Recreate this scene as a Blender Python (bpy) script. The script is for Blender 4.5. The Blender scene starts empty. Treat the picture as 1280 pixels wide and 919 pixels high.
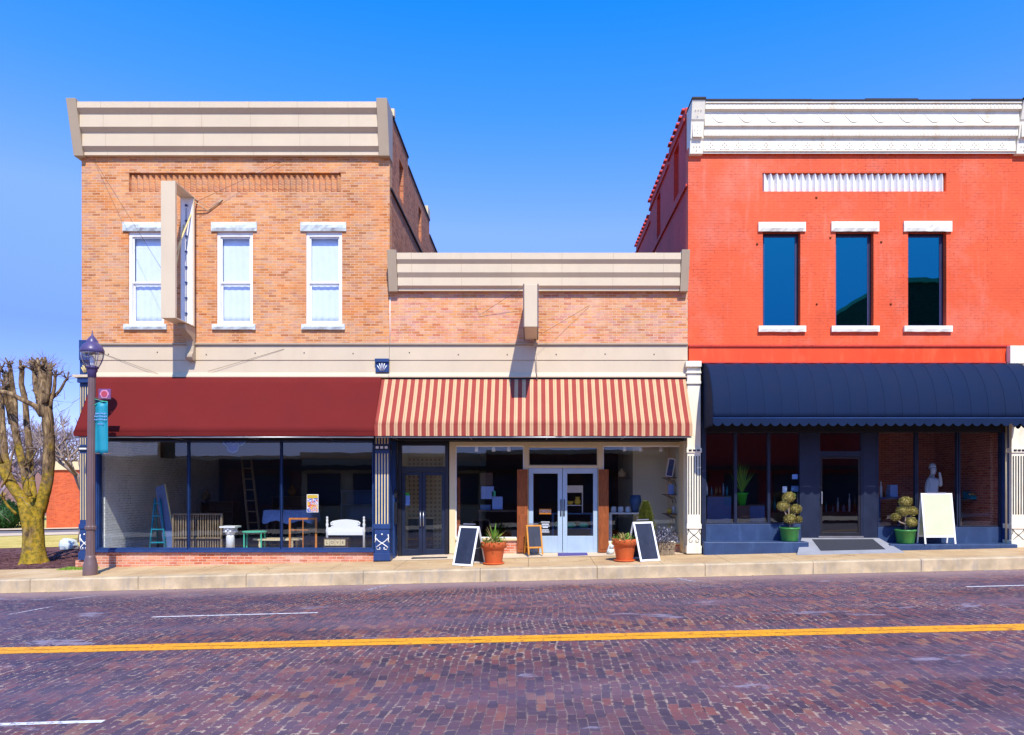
import bpy, bmesh, math, random
from mathutils import Vector, Matrix, noise as mnoise
R = math.radians
rnd = random.Random(7)
scene = bpy.context.scene
COL = scene.collection

# ------------------------------------------------------------------ camera
CAMZ, HY, VX, FPX = 1.72, 608.0, 668.0, 900.0
def X(px, d=18.0): return (px - VX) * d / FPX
def Z(py, d=18.0): return CAMZ + (HY - py) * d / FPX
cd = bpy.data.cameras.new('camera'); cam = bpy.data.objects.new('camera', cd); COL.objects.link(cam)
cam.location = (0, 0, CAMZ); cam.rotation_euler = (R(90), 0, 0)
cd.sensor_width = 36; cd.lens = 36 * FPX / 1280.0
cd.shift_x = -(VX - 640) / 1280.0; cd.shift_y = (HY - 459.5) / 1280.0
cd.clip_start = 0.05; cd.clip_end = 3000
scene.camera = cam
# ------------------------------------------------------------------ light
SUN_EL, SUN_AZ = 50.0, 14.0          # azimuth measured from straight behind the camera towards the right
w = bpy.data.worlds.new('World'); scene.world = w; w.use_nodes = True
nt = w.node_tree; nt.nodes.clear()
wo = nt.nodes.new('ShaderNodeOutputWorld'); bg = nt.nodes.new('ShaderNodeBackground')
sky = nt.nodes.new('ShaderNodeTexSky'); sky.sky_type = 'NISHITA'; sky.sun_disc = False
sky.sun_elevation = R(SUN_EL); sky.sun_rotation = R(180 - SUN_AZ)
sky.altitude = 300; sky.air_density = 1.0; sky.dust_density = 0.3; sky.ozone_density = 3.0
hs = nt.nodes.new('ShaderNodeHueSaturation'); hs.inputs['Saturation'].default_value = 1.15
hs.inputs['Value'].default_value = 2.4
nt.links.new(sky.outputs[0], hs.inputs['Color']); 
tint = nt.nodes.new('ShaderNodeMix'); tint.data_type = 'RGBA'; tint.blend_type = 'MULTIPLY'; tint.inputs[0].default_value = 1.0
wtc = nt.nodes.new('ShaderNodeTexCoord'); wsp = nt.nodes.new('ShaderNodeSeparateXYZ'); nt.links.new(wtc.outputs['Generated'], wsp.inputs[0])
wr = nt.nodes.new('ShaderNodeValToRGB'); nt.links.new(wsp.outputs[2], wr.inputs[0]); cr = wr.color_ramp
stops = [(0.0, (.36, .34, .60)), (0.19, (.32, .31, .60)), (0.33, (.68, .60, .80)), (0.455, (.28, .60, .95)), (0.555, (.075, .60, 1.0)), (0.68, (.06, .56, .95)), (0.85, (.16, .46, .68))]
while len(cr.elements) < len(stops): cr.elements.new(0.5)
for e_, (p_, c_) in zip(cr.elements, stops): e_.position = p_; e_.color = c_ + (1.0,)
nt.links.new(wr.outputs[0], tint.inputs[7])
nt.links.new(hs.outputs[0], tint.inputs[6]); nt.links.new(tint.outputs[2], bg.inputs[0])
bg.inputs[1].default_value = 0.13
nt.links.new(bg.outputs[0], wo.inputs[0])
sl = bpy.data.lights.new('sun', 'SUN'); sl.energy = 4.7; sl.angle = R(0.5); sl.color = (1.0, 0.94, 0.84)
so = bpy.data.objects.new('sun', sl); COL.objects.link(so)
sd = Vector((math.sin(R(SUN_AZ)) * math.cos(R(SUN_EL)), -math.cos(R(SUN_AZ)) * math.cos(R(SUN_EL)), math.sin(R(SUN_EL))))
so.location = (5, -10, 30); so.rotation_euler = sd.to_track_quat('Z', 'Y').to_euler()
scene.view_settings.view_transform = 'Standard'; scene.view_settings.look = 'None'
scene.view_settings.exposure = 0.25; scene.view_settings.gamma = 1.0
scene.view_settings.use_curve_mapping = False
scene.render.engine = 'CYCLES'
scene.cycles.max_bounces = 8; scene.cycles.transparent_max_bounces = 16

# ------------------------------------------------------------------ materials
def lin(c):
    return tuple((v / 255 / 12.92) if v / 255 <= 0.04045 else ((v / 255 + 0.055) / 1.055) ** 2.4 for v in c)
class NT:
    def __init__(s, name):
        s.m = bpy.data.materials.new(name); s.m.use_nodes = True; s.t = s.m.node_tree; s.t.nodes.clear()
        s.out = s.n('ShaderNodeOutputMaterial')
    def n(s, typ, **kw):
        nd = s.t.nodes.new(typ)
        for k, v in kw.items(): setattr(nd, k, v)
        return nd
    def l(s, a, b): s.t.links.new(a, b)
    def val(s, inp, v):
        if isinstance(v, (int, float)): inp.default_value = v
        elif isinstance(v, tuple): inp.default_value = v if len(v) == len(inp.default_value) else v + (1.0,)
        else: s.l(v, inp)
    def math(s, op, a, b=0.0, c=0.0, clamp=False):
        nd = s.n('ShaderNodeMath', operation=op); nd.use_clamp = clamp
        for i, v in enumerate((a, b, c)): s.val(nd.inputs[i], v)
        return nd.outputs[0]
    def mix(s, f, a, b, blend='MIX'):
        nd = s.n('ShaderNodeMix', data_type='RGBA', blend_type=blend)
        s.val(nd.inputs[0], f); s.val(nd.inputs[6], a); s.val(nd.inputs[7], b)
        return nd.outputs[2]
    def noise(s, vec, scale, detail=4, rough=0.55, dist=0.0):
        nd = s.n('ShaderNodeTexNoise'); nd.inputs['Scale'].default_value = scale
        nd.inputs['Detail'].default_value = detail; nd.inputs['Roughness'].default_value = rough
        nd.inputs['Distortion'].default_value = dist
        if vec is not None: s.l(vec, nd.inputs['Vector'])
        return nd.outputs[0]
    def ramp(s, f, stops, interp='LINEAR'):
        nd = s.n('ShaderNodeValToRGB'); cr = nd.color_ramp; cr.interpolation = interp
        while len(cr.elements) < len(stops): cr.elements.new(0.5)
        for e, (p, c) in zip(cr.elements, stops):
            e.position = p; e.color = (c if len(c) == 4 else tuple(c) + (1.0,))
        s.val(nd.inputs[0], f); return nd.outputs[0]
    def mapping(s, vec, scale=(1, 1, 1), loc=(0, 0, 0), rot=(0, 0, 0)):
        nd = s.n('ShaderNodeMapping'); nd.inputs['Scale'].default_value = scale
        nd.inputs['Location'].default_value = loc; nd.inputs['Rotation'].default_value = rot
        s.l(vec, nd.inputs['Vector']); return nd.outputs[0]
    def bump(s, h, strength=0.5, dist=0.01, normal=None):
        nd = s.n('ShaderNodeBump'); nd.inputs['Strength'].default_value = strength
        nd.inputs['Distance'].default_value = dist; s.l(h, nd.inputs['Height'])
        if normal is not None: s.l(normal, nd.inputs['Normal'])
        return nd.outputs[0]
    def principled(s, col, rough=0.6, metal=0.0, normal=None, spec=0.5, **kw):
        p = s.n('ShaderNodeBsdfPrincipled'); s.val(p.inputs['Base Color'], col)
        s.val(p.inputs['Roughness'], rough); s.val(p.inputs['Metallic'], metal)
        p.inputs['Specular IOR Level'].default_value = spec
        if normal is not None: s.l(normal, p.inputs['Normal'])
        for k, v in kw.items(): s.val(p.inputs[k.replace('_', ' ')], v)
        s.l(p.outputs[0], s.out.inputs[0]); return p
    def obj(s): 
        if not hasattr(s, '_tc'): s._tc = s.n('ShaderNodeTexCoord')
        return s._tc.outputs['Object']

def paint(name, rgb, rough=0.5, var=0.12, scale=3.0, bump=0.15, dirt=None, dirt_amt=0.35, metal=0.0, spec=0.4, grain=60.0):
    """painted / plain surface: slow colour drift, small specks, optional dirt blotches and fine bump"""
    t = NT(name); c = lin(rgb); o = t.obj()
    n1 = t.noise(o, scale, 5, 0.6); n2 = t.noise(o, grain, 3, 0.6)
    lo = tuple(v * (1 - var) for v in c); hi = tuple(min(1, v * (1 + var * 0.6)) for v in c)
    col = t.mix(t.ramp(n1, [(0.3, (0, 0, 0)), (0.7, (1, 1, 1))]), lo, hi)
    if dirt:
        st = t.mapping(o, (2.2, 2.2, 0.45))
        d = t.ramp(t.noise(st, 2.3, 6, 0.65), [(0.52, (0, 0, 0)), (0.78, (1, 1, 1))])
        col = t.mix(t.math('MULTIPLY', d, dirt_amt), col, lin(dirt))
    rr = t.math('ADD', t.math('MULTIPLY', n1, 0.25), rough - 0.12, clamp=True)
    t.principled(col, rr, metal, t.bump(n2, bump, 0.004) if bump else None, spec)
    return t.m

def brick(name, stops, mortar, bw=0.205, rh=0.0655, ms=0.007, patch=None, bump=0.6, lime=0.0, speck=None, rough=0.85, warp=0.004, mvar=0.3):
    """running-bond brick on any vertical face (picks x or y by the face's normal); every brick its own tone"""
    t = NT(name); o = t.obj(); tc = t._tc
    sx = t.n('ShaderNodeSeparateXYZ'); t.l(o, sx.inputs[0])
    sn = t.n('ShaderNodeSeparateXYZ'); t.l(tc.outputs['Normal'], sn.inputs[0])
    side = t.math('GREATER_THAN', t.math('ABSOLUTE', sn.outputs[0]), 0.6)
    u = t.math('ADD', t.math('MULTIPLY', sx.outputs[0], t.math('SUBTRACT', 1.0, side)), t.math('MULTIPLY', sx.outputs[1], side))
    wn = t.noise(o, 7.0, 2); wn2 = t.noise(o, 2.0, 2)
    u = t.math('ADD', u, t.math('MULTIPLY', t.math('SUBTRACT', wn, 0.5), warp * 3))
    v = t.math('ADD', sx.outputs[2], t.math('MULTIPLY', t.math('SUBTRACT', wn2, 0.5), warp * 2))
    cv = t.n('ShaderNodeCombineXYZ'); t.l(u, cv.inputs[0]); t.l(v, cv.inputs[1])
    b = t.n('ShaderNodeTexBrick'); b.offset = 0.5; b.squash = 1.0
    t.l(cv.outputs[0], b.inputs['Vector'])
    b.inputs['Color1'].default_value = (0, 0, 0, 1); b.inputs['Color2'].default_value = (1, 1, 1, 1)
    b.inputs['Mortar'].default_value = (0.5, 0.5, 0.5, 1)
    b.inputs['Scale'].default_value = 1.0; b.inputs['Mortar Size'].default_value = ms
    b.inputs['Mortar Smooth'].default_value = 0.3; b.inputs['Bias'].default_value = 0.0
    b.inputs['Brick Width'].default_value = bw; b.inputs['Row Height'].default_value = rh
    fac = t.math('ADD', b.outputs['Color'], t.math('MULTIPLY', t.math('SUBTRACT', t.noise(o, 1.3, 4, 0.6), 0.5), 0.7), clamp=True)
    n = len(stops)
    col = t.ramp(fac, [(i / (n - 1), lin(c)) for i, c in enumerate(stops)])
    fine = t.noise(o, 40, 5, 0.7)
    col = t.mix(0.55, col, t.ramp(fine, [(0.3, (0.45, 0.45, 0.45)), (0.7, (1.3, 1.3, 1.3))]), 'MULTIPLY')
    grime = t.ramp(t.noise(t.mapping(o, (0.9, 0.9, 0.35), (4, 2, 1)), 1.1, 6, 0.65), [(0.35, (0.74, 0.72, 0.70)), (0.55, (1.0, 1.0, 1.0)), (0.72, (1.14, 1.12, 1.08))])
    col = t.mix(0.85, col, grime, 'MULTIPLY')
    if lime:
        lm = t.ramp(t.noise(t.mapping(o, (1, 1, 1.8)), 1.1, 7, 0.68), [(0.45, (0, 0, 0)), (0.75, (1, 1, 1))])
        col = t.mix(t.math('MULTIPLY', lm, lime), col, lin(mortar))
    mc = t.mix(t.ramp(t.noise(o, 5, 5, 0.7), [(0.35, (0, 0, 0)), (0.65, (1, 1, 1))]), lin(mortar), tuple(v * (1 - mvar) for v in lin(mortar)))
    if patch:
        pm = t.ramp(t.noise(o, 0.8, 5, 0.6, 0.4), [(0.5, (0, 0, 0)), (0.66, (1, 1, 1))])
        col = t.mix(t.math('MULTIPLY', pm, patch[1]), col, t.mix(0.6, col, lin(patch[0])))
        mc = t.mix(t.math('MULTIPLY', pm, 0.6), mc, t.mix(0.5, mc, lin(patch[0])))
    f = t.math('MULTIPLY', b.outputs['Fac'], 1.0)
    col = t.mix(f, col, mc)
    h = t.math('ADD', t.math('MULTIPLY', f, -1.0), t.math('MULTIPLY', fine, 0.35))
    t.principled(col, rough, 0, t.bump(h, bump, 0.008), 0.25)
    return t.m

def painted_brick(name, rgb, dark=(90, 20, 15), streak=None, bump=0.5):
    """brick under a coat of paint: joints show as soft relief and, here and there, as open dark lines"""
    t = NT(name); o = t.obj(); tc = t._tc
    sx = t.n('ShaderNodeSeparateXYZ'); t.l(o, sx.inputs[0])
    sn = t.n('ShaderNodeSeparateXYZ'); t.l(tc.outputs['Normal'], sn.inputs[0])
    side = t.math('GREATER_THAN', t.math('ABSOLUTE', sn.outputs[0]), 0.6)
    u = t.math('ADD', t.math('MULTIPLY', sx.outputs[0], t.math('SUBTRACT', 1.0, side)), t.math('MULTIPLY', sx.outputs[1], side))
    v = t.math('ADD', sx.outputs[2], t.math('MULTIPLY', t.noise(o, 3, 2), 0.01))
    cv = t.n('ShaderNodeCombineXYZ'); t.l(u, cv.inputs[0]); t.l(v, cv.inputs[1])
    b = t.n('ShaderNodeTexBrick'); t.l(cv.outputs[0], b.inputs['Vector'])
    b.inputs['Color1'].default_value = (0, 0, 0, 1); b.inputs['Color2'].default_value = (1, 1, 1, 1)
    b.inputs['Scale'].default_value = 1; b.inputs['Mortar Size'].default_value = 0.007; b.inputs['Mortar Smooth'].default_value = 0.5
    b.inputs['Brick Width'].default_value = 0.21; b.inputs['Row Height'].default_value = 0.068
    c = lin(rgb); n1 = t.noise(o, 0.7, 6, 0.6)
    col = t.mix(t.ramp(n1, [(0.3, (0, 0, 0)), (0.7, (1, 1, 1))]), tuple(v * 0.78 for v in c), tuple(min(1, v * 1.12) for v in c))
    col = t.mix(t.math('MULTIPLY', b.outputs['Color'], 0.10), col, tuple(v * 0.6 for v in c))
    openj = t.ramp(t.noise(o, 0.9, 5, 0.65, 0.3), [(0.45, (0.28, 0.28, 0.28)), (0.62, (1, 1, 1))])
    broken = t.ramp(t.noise(o, 9, 3, 0.6), [(0.42, (0, 0, 0)), (0.55, (1, 1, 1))])
    col = t.mix(t.math('MULTIPLY', t.math('MULTIPLY', openj, broken), b.outputs['Fac']), col, lin(dark))
    if streak:
        fade = t.ramp(t.noise(o, 0.45, 6, 0.7), [(0.5, (0, 0, 0)), (0.72, (1, 1, 1))]); col = t.mix(t.math('MULTIPLY', fade, 0.22), col, lin(streak))
        st = t.ramp(t.noise(t.mapping(o, (3.0, 3.0, 0.25)), 1.5, 5, 0.7), [(0.56, (0, 0, 0)), (0.74, (1, 1, 1))])
        col = t.mix(t.math('MULTIPLY', st, 0.16), col, lin(streak))
    fine = t.noise(o, 30, 4, 0.6)
    h = t.math('ADD', t.math('MULTIPLY', b.outputs['Fac'], -1.0), t.math('MULTIPLY', fine, 0.5))
    t.principled(col, 0.62, 0, t.bump(h, bump, 0.006), 0.35)
    return t.m

def glass(name, tint=(0.9, 0.93, 0.95), refl=(1, 1, 1), ior=1.5, extra=0.0, rough=0.0):
    t = NT(name)
    tr = t.n('ShaderNodeBsdfTransparent'); tr.inputs[0].default_value = tint + (1,)
    gl = t.n('ShaderNodeBsdfGlossy'); gl.inputs[0].default_value = refl + (1,); gl.inputs['Roughness'].default_value = rough
    wn = t.noise(t.obj(), 1.3, 2); t.l(t.bump(wn, 0.05, 0.02), gl.inputs['Normal'])
    fr = t.n('ShaderNodeFresnel'); fr.inputs[0].default_value = ior
    ge = t.n('ShaderNodeNewGeometry')
    f = t.math('MULTIPLY', t.math('ADD', fr.outputs[0], extra, clamp=True), t.math('SUBTRACT', 1.0, ge.outputs['Backfacing']))
    mx = t.n('ShaderNodeMixShader'); t.l(f, mx.inputs[0]); t.l(tr.outputs[0], mx.inputs[1]); t.l(gl.outputs[0], mx.inputs[2])
    t.l(mx.outputs[0], t.out.inputs[0]); return t.m

M = {}
M['brick_left'] = brick('warm_brick', [(176, 104, 62), (206, 132, 76), (222, 146, 84), (208, 142, 104), (226, 158, 96), (202, 148, 120), (194, 122, 80)],
                        (226, 186, 146), patch=((222, 124, 44), 0.7), lime=0.4, bump=0.45)
M['brick_mid'] = brick('pale_brick', [(200, 118, 76), (218, 144, 86), (230, 160, 104), (220, 146, 118), (232, 170, 122), (212, 152, 134), (206, 122, 90)],
                       (232, 196, 160), patch=((212, 112, 52), 0.5), lime=0.45)
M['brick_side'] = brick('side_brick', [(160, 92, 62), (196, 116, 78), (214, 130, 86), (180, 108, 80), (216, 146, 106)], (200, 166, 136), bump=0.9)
M['brick_low'] = brick('bulkhead_brick', [(190, 96, 62), (214, 120, 80), (226, 150, 112), (200, 110, 84), (230, 170, 140)], (226, 200, 178), lime=0.3, bw=0.21)
M['brick_far'] = brick('orange_brick', [(196, 78, 40), (214, 92, 48), (226, 104, 56), (204, 88, 56)], (206, 138, 104), ms=0.006, bw=0.21)
M['brick_white'] = painted_brick('whitewashed_brick', (240, 242, 238), (120, 120, 118), bump=1.0)
M['brick_inner'] = brick('exposed_inner_brick', [(160, 76, 62), (184, 96, 76), (196, 110, 88), (170, 84, 72)], (200, 160, 140), bump=0.9)
M['brick_opposite'] = brick('plain_brick', [(110, 60, 44), (140, 80, 60), (150, 92, 70)], (150, 130, 110))
M['red'] = painted_brick('red_painted_brick', (236, 92, 46), (150, 34, 18), streak=(244, 180, 160))
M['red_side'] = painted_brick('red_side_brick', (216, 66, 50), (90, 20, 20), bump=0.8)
M['red_band'] = paint('orange_red_panel', (240, 76, 26), 0.45, 0.12, 1.5, 0.05, dirt=(250, 140, 90), dirt_amt=0.35)
M['tan'] = paint('tan_metal', (212, 192, 160), 0.45, 0.05, 1.2, 0.05, dirt=(196, 168, 140), dirt_amt=0.25)
M['tan_dark'] = paint('tan_trim', (180, 160, 132), 0.5, 0.06, 1.5, 0.05, dirt=(160, 134, 110), dirt_amt=0.3)
M['white'] = paint('white_paint', (240, 238, 232), 0.45, 0.05, 3, 0.08, dirt=(214, 196, 168), dirt_amt=0.3)
M['white_old'] = paint('pressed_metal_white', (238, 230, 206), 0.5, 0.06, 4, 0.2, dirt=(208, 172, 122), dirt_amt=0.6)
M['cream'] = paint('cream_paint', (222, 202, 156), 0.5, 0.06, 3, 0.1, dirt=(196, 168, 130), dirt_amt=0.3)
M['stone'] = paint('pale_stone', (206, 214, 212), 0.85, 0.2, 12, 0.9, grain=35)
M['stone_white'] = paint('white_stone', (240, 234, 214), 0.8, 0.08, 12, 0.9, grain=35)
M['blue'] = paint('blue_paint', (36, 62, 112), 0.4, 0.15, 3, 0.1, dirt=(70, 90, 120), dirt_amt=0.3)
M['knee'] = paint('slate_blue_paint', (44, 66, 104), 0.5, 0.2, 3, 0.2, dirt=(80, 110, 150), dirt_amt=0.4)
M['black'] = paint('black_metal', (26, 26, 32), 0.4, 0.2, 4, 0.05)
M['dark'] = paint('dark_bronze', (34, 34, 42), 0.35, 0.2, 4, 0.05)
M['navy_dark'] = paint('dark_navy_paint', (26, 36, 60), 0.45, 0.2, 3, 0.1)
M['gold'] = paint('cream_strip', (232, 206, 140), 0.45, 0.1, 5, 0.05)
M['doorblue'] = paint('pale_blue_paint', (168, 188, 204), 0.45, 0.06, 3, 0.08, dirt=(110, 146, 180), dirt_amt=0.25)
M['concrete'] = paint('concrete', (212, 190, 162), 0.9, 0.16, 1.2, 0.6, dirt=(168, 146, 118), dirt_amt=0.5, grain=90)
M['curb'] = paint('kerb_concrete', (196, 174, 140), 0.9, 0.28, 2.6, 1.0, dirt=(140, 138, 140), dirt_amt=0.8, grain=50)
M['grey_conc'] = paint('grey_concrete', (150, 150, 156), 0.9, 0.15, 3, 0.5, dirt=(140, 140, 146), dirt_amt=0.4)
M['mat'] = paint('rubber_mat', (52, 54, 62), 0.9, 0.2, 20, 0.8)
M['purple_mat'] = paint('purple_mat', (84, 76, 140), 0.9, 0.2, 20, 0.8)
M['terracotta'] = paint('terracotta', (206, 96, 44), 0.75, 0.1, 8, 0.25, dirt=(224, 150, 104), dirt_amt=0.3)
M['soil'] = paint('soil', (60, 44, 34), 0.95, 0.4, 30, 1.0)
M['greenpot'] = paint('green_glaze', (62, 136, 66), 0.35, 0.15, 6, 0.1, dirt=(130, 160, 60), dirt_amt=0.5)
M['limepot'] = paint('lime_pot', (50, 170, 40), 0.4, 0.1, 6, 0.1)
M['chalk'] = paint('chalkboard', (38, 44, 62), 0.55, 0.25, 3, 0.1, dirt=(90, 96, 116), dirt_amt=0.3)
M['pine'] = paint('honey_wood', (206, 134, 34), 0.5, 0.15, 8, 0.2)
M['lilac'] = paint('lamp_metal', (80, 70, 112), 0.35, 0.1, 4, 0.05)
M['bronze'] = paint('post_paint', (112, 90, 88), 0.4, 0.1, 4, 0.1)
M['teal'] = paint('teal_paint', (30, 140, 160), 0.5, 0.1, 4, 0.05)
M['tealdark'] = paint('navy_cloth', (16, 40, 80), 0.7, 0.1, 4, 0.05)
M['mint'] = paint('mint_paint', (70, 190, 150), 0.5, 0.1, 4, 0.05)
M['white_clean'] = paint('white_lacquer', (244, 244, 240), 0.4, 0.03, 4, 0.03)
M['signwhite'] = paint('sign_sheet', (208, 214, 176), 0.25, 0.06, 3, 0.3)
M['bluecloth'] = paint('blue_cloth', (130, 156, 205), 0.9, 0.2, 14, 0.5)
M['paper'] = paint('paper', (226, 228, 232), 0.8, 0.04, 4, 0.05)
M['bluepaper'] = paint('blue_paper', (130, 160, 214), 0.8, 0.06, 4, 0.05)
M['orange'] = paint('orange_sign', (236, 140, 30), 0.5, 0.05, 4, 0.02)
M['yellow'] = paint('yellow_glaze', (226, 190, 60), 0.4, 0.1, 4, 0.05)
M['redcloth'] = paint('red_cloth', (170, 30, 40), 0.8, 0.3, 18, 0.4)
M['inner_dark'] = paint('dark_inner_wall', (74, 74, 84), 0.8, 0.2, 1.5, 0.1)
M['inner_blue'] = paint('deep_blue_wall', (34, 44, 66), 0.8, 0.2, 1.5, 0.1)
M['inner_cream'] = paint('cream_inner_wall', (224, 218, 190), 0.8, 0.06, 1.5, 0.1)
M['inner_floor'] = paint('shop_floor', (178, 158, 132), 0.5, 0.2, 3, 0.1)
M['inner_grey'] = paint('inner_ceiling', (226, 222, 208), 0.8, 0.08, 2, 0.1)
M['furn'] = paint('dark_furniture', (70, 54, 44), 0.6, 0.3, 5, 0.1)
M['furn_blue'] = paint('blue_cabinet', (60, 96, 140), 0.6, 0.15, 5, 0.1)
M['statue'] = paint('plaster', (206, 214, 224), 0.7, 0.08, 6, 0.2)
M['grey_asphalt'] = paint('asphalt', (120, 116, 118), 0.95, 0.2, 2, 0.8)
M['bottle'] = paint('bottle_label', (120, 150, 180), 0.3, 0.3, 14, 0.0)
M['amber'] = paint('amber_bottle', (110, 84, 40), 0.2, 0.3, 10, 0.0)
M['metal'] = paint('bare_metal', (176, 178, 184), 0.35, 0.1, 5, 0.05, metal=0.8)
M['maroon'] = paint('maroon_canvas', (110, 36, 34), 0.9, 0.09, 1.2, 0.12, grain=200, spec=0.1)
M['navy'] = paint('navy_canvas', (13, 33, 64), 0.85, 0.10, 1.2, 0.15, grain=220, spec=0.2)
M['roof'] = paint('roof_tar', (60, 58, 58), 0.9, 0.2, 1, 0.5)
M['black_cap'] = paint('dark_coping', (44, 36, 38), 0.7, 0.3, 5, 0.3)
M['glass'] = glass('window_glass', (0.97, 0.98, 0.985), (0.75, 0.85, 1.0), 1.5, 0.045)
M['glass_upper'] = glass('coated_glass', (0.10, 0.16, 0.25), (0.02, 0.34, 0.42), 1.5, 0.42)
M['lamp_glass'] = glass('lantern_glass', (0.86, 0.90, 0.95), (1, 1, 1), 1.5, 0.18, 0.08)
M['curtain'] = paint('white_blind', (222, 230, 248), 0.8, 0.05, 5, 0.3, grain=14)

def wood(name, a, b, sc=(8, 8, 1.2)):
    t = NT(name); o = t.mapping(t.obj(), sc)
    n = t.noise(o, 3.0, 6, 0.65, 0.8)
    t.principled(t.ramp(n, [(0.25, lin(a)), (0.75, lin(b))]), 0.65, 0, t.bump(n, 0.3, 0.005), 0.3); return t.m
M['shutter'] = wood('shutter_wood', (104, 52, 24), (168, 90, 42))
M['sash'] = wood('sash_wood', (176, 98, 34), (220, 140, 62))
M['greywood'] = wood('weathered_wood', (92, 78, 62), (164, 144, 116))
def stripes():
    t = NT('striped_canvas'); o = t.obj(); sx = t.n('ShaderNodeSeparateXYZ'); t.l(o, sx.inputs[0])
    f = t.math('FRACT', t.math('DIVIDE', sx.outputs[0], 0.190))
    m = lin((156, 68, 58)); c = lin((212, 170, 128)); c2 = lin((186, 136, 104))
    col = t.ramp(f, [(0.0, m), (0.53, c), (0.69, c2), (0.74, c), (0.98, m)], 'CONSTANT')
    d = t.noise(o, 2.0, 5, 0.6); wv = t.noise(o, 220, 2)
    col = t.mix(0.3, col, t.ramp(d, [(0.3, (0.75, 0.75, 0.75)), (0.7, (1.1, 1.1, 1.1))]), 'MULTIPLY')
    t.principled(col, 0.85, 0, t.bump(wv, 0.15, 0.003), 0.2); return t.m
M['stripes'] = stripes()
def wallpaper():
    t = NT('lattice_wallpaper'); o = t.mapping(t.obj(), (8, 0, 8))
    v = t.n('ShaderNodeTexVoronoi'); v.feature = 'DISTANCE_TO_EDGE'; t.l(o, v.inputs['Vector']); v.voronoi_dimensions = '3D'; v.inputs['Randomness'].default_value = 0.0
    v.inputs['Scale'].default_value = 1.0
    f = t.ramp(v.outputs[0], [(0.10, (0, 0, 0)), (0.16, (1, 1, 1))])
    t.principled(t.mix(f, lin((196, 184, 150)), lin((120, 104, 84))), 0.8); return t.m
def wallpaper2():
    t = NT('lattice_wallpaper'); o = t.obj(); s = t.n('ShaderNodeSeparateXYZ'); t.l(o, s.inputs[0])
    cu = lambda v, k: t.math('ABSOLUTE', t.math('SINE', t.math('MULTIPLY', v, k)))
    f = t.math('ADD', cu(s.outputs[0], 26.0), cu(t.math('ADD', s.outputs[2], 0.09), 26.0))
    m_ = t.ramp(f, [(0.30, (1, 1, 1)), (0.42, (0, 0, 0)), (0.80, (0, 0, 0)), (0.9, (1, 1, 1))])
    t.principled(t.mix(m_, lin((92, 78, 62)), lin((186, 172, 138))), 0.8); return t.m
M['wallpaper'] = wallpaper2()
def poster():
    t = NT('poster_print'); n = t.noise(t.obj(), 9, 2, 0.5, 1.5)
    sx = t.n('ShaderNodeSeparateXYZ'); t.l(t.obj(), sx.inputs[0])
    col = t.ramp(n, [(0.3, lin((60, 90, 180))), (0.42, lin((230, 230, 240))), (0.5, lin((220, 90, 60))), (0.58, lin((240, 200, 60))), (0.7, lin((200, 120, 160)))], 'CONSTANT')
    t.principled(col, 0.6); return t.m
M['poster'] = poster()

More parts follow.
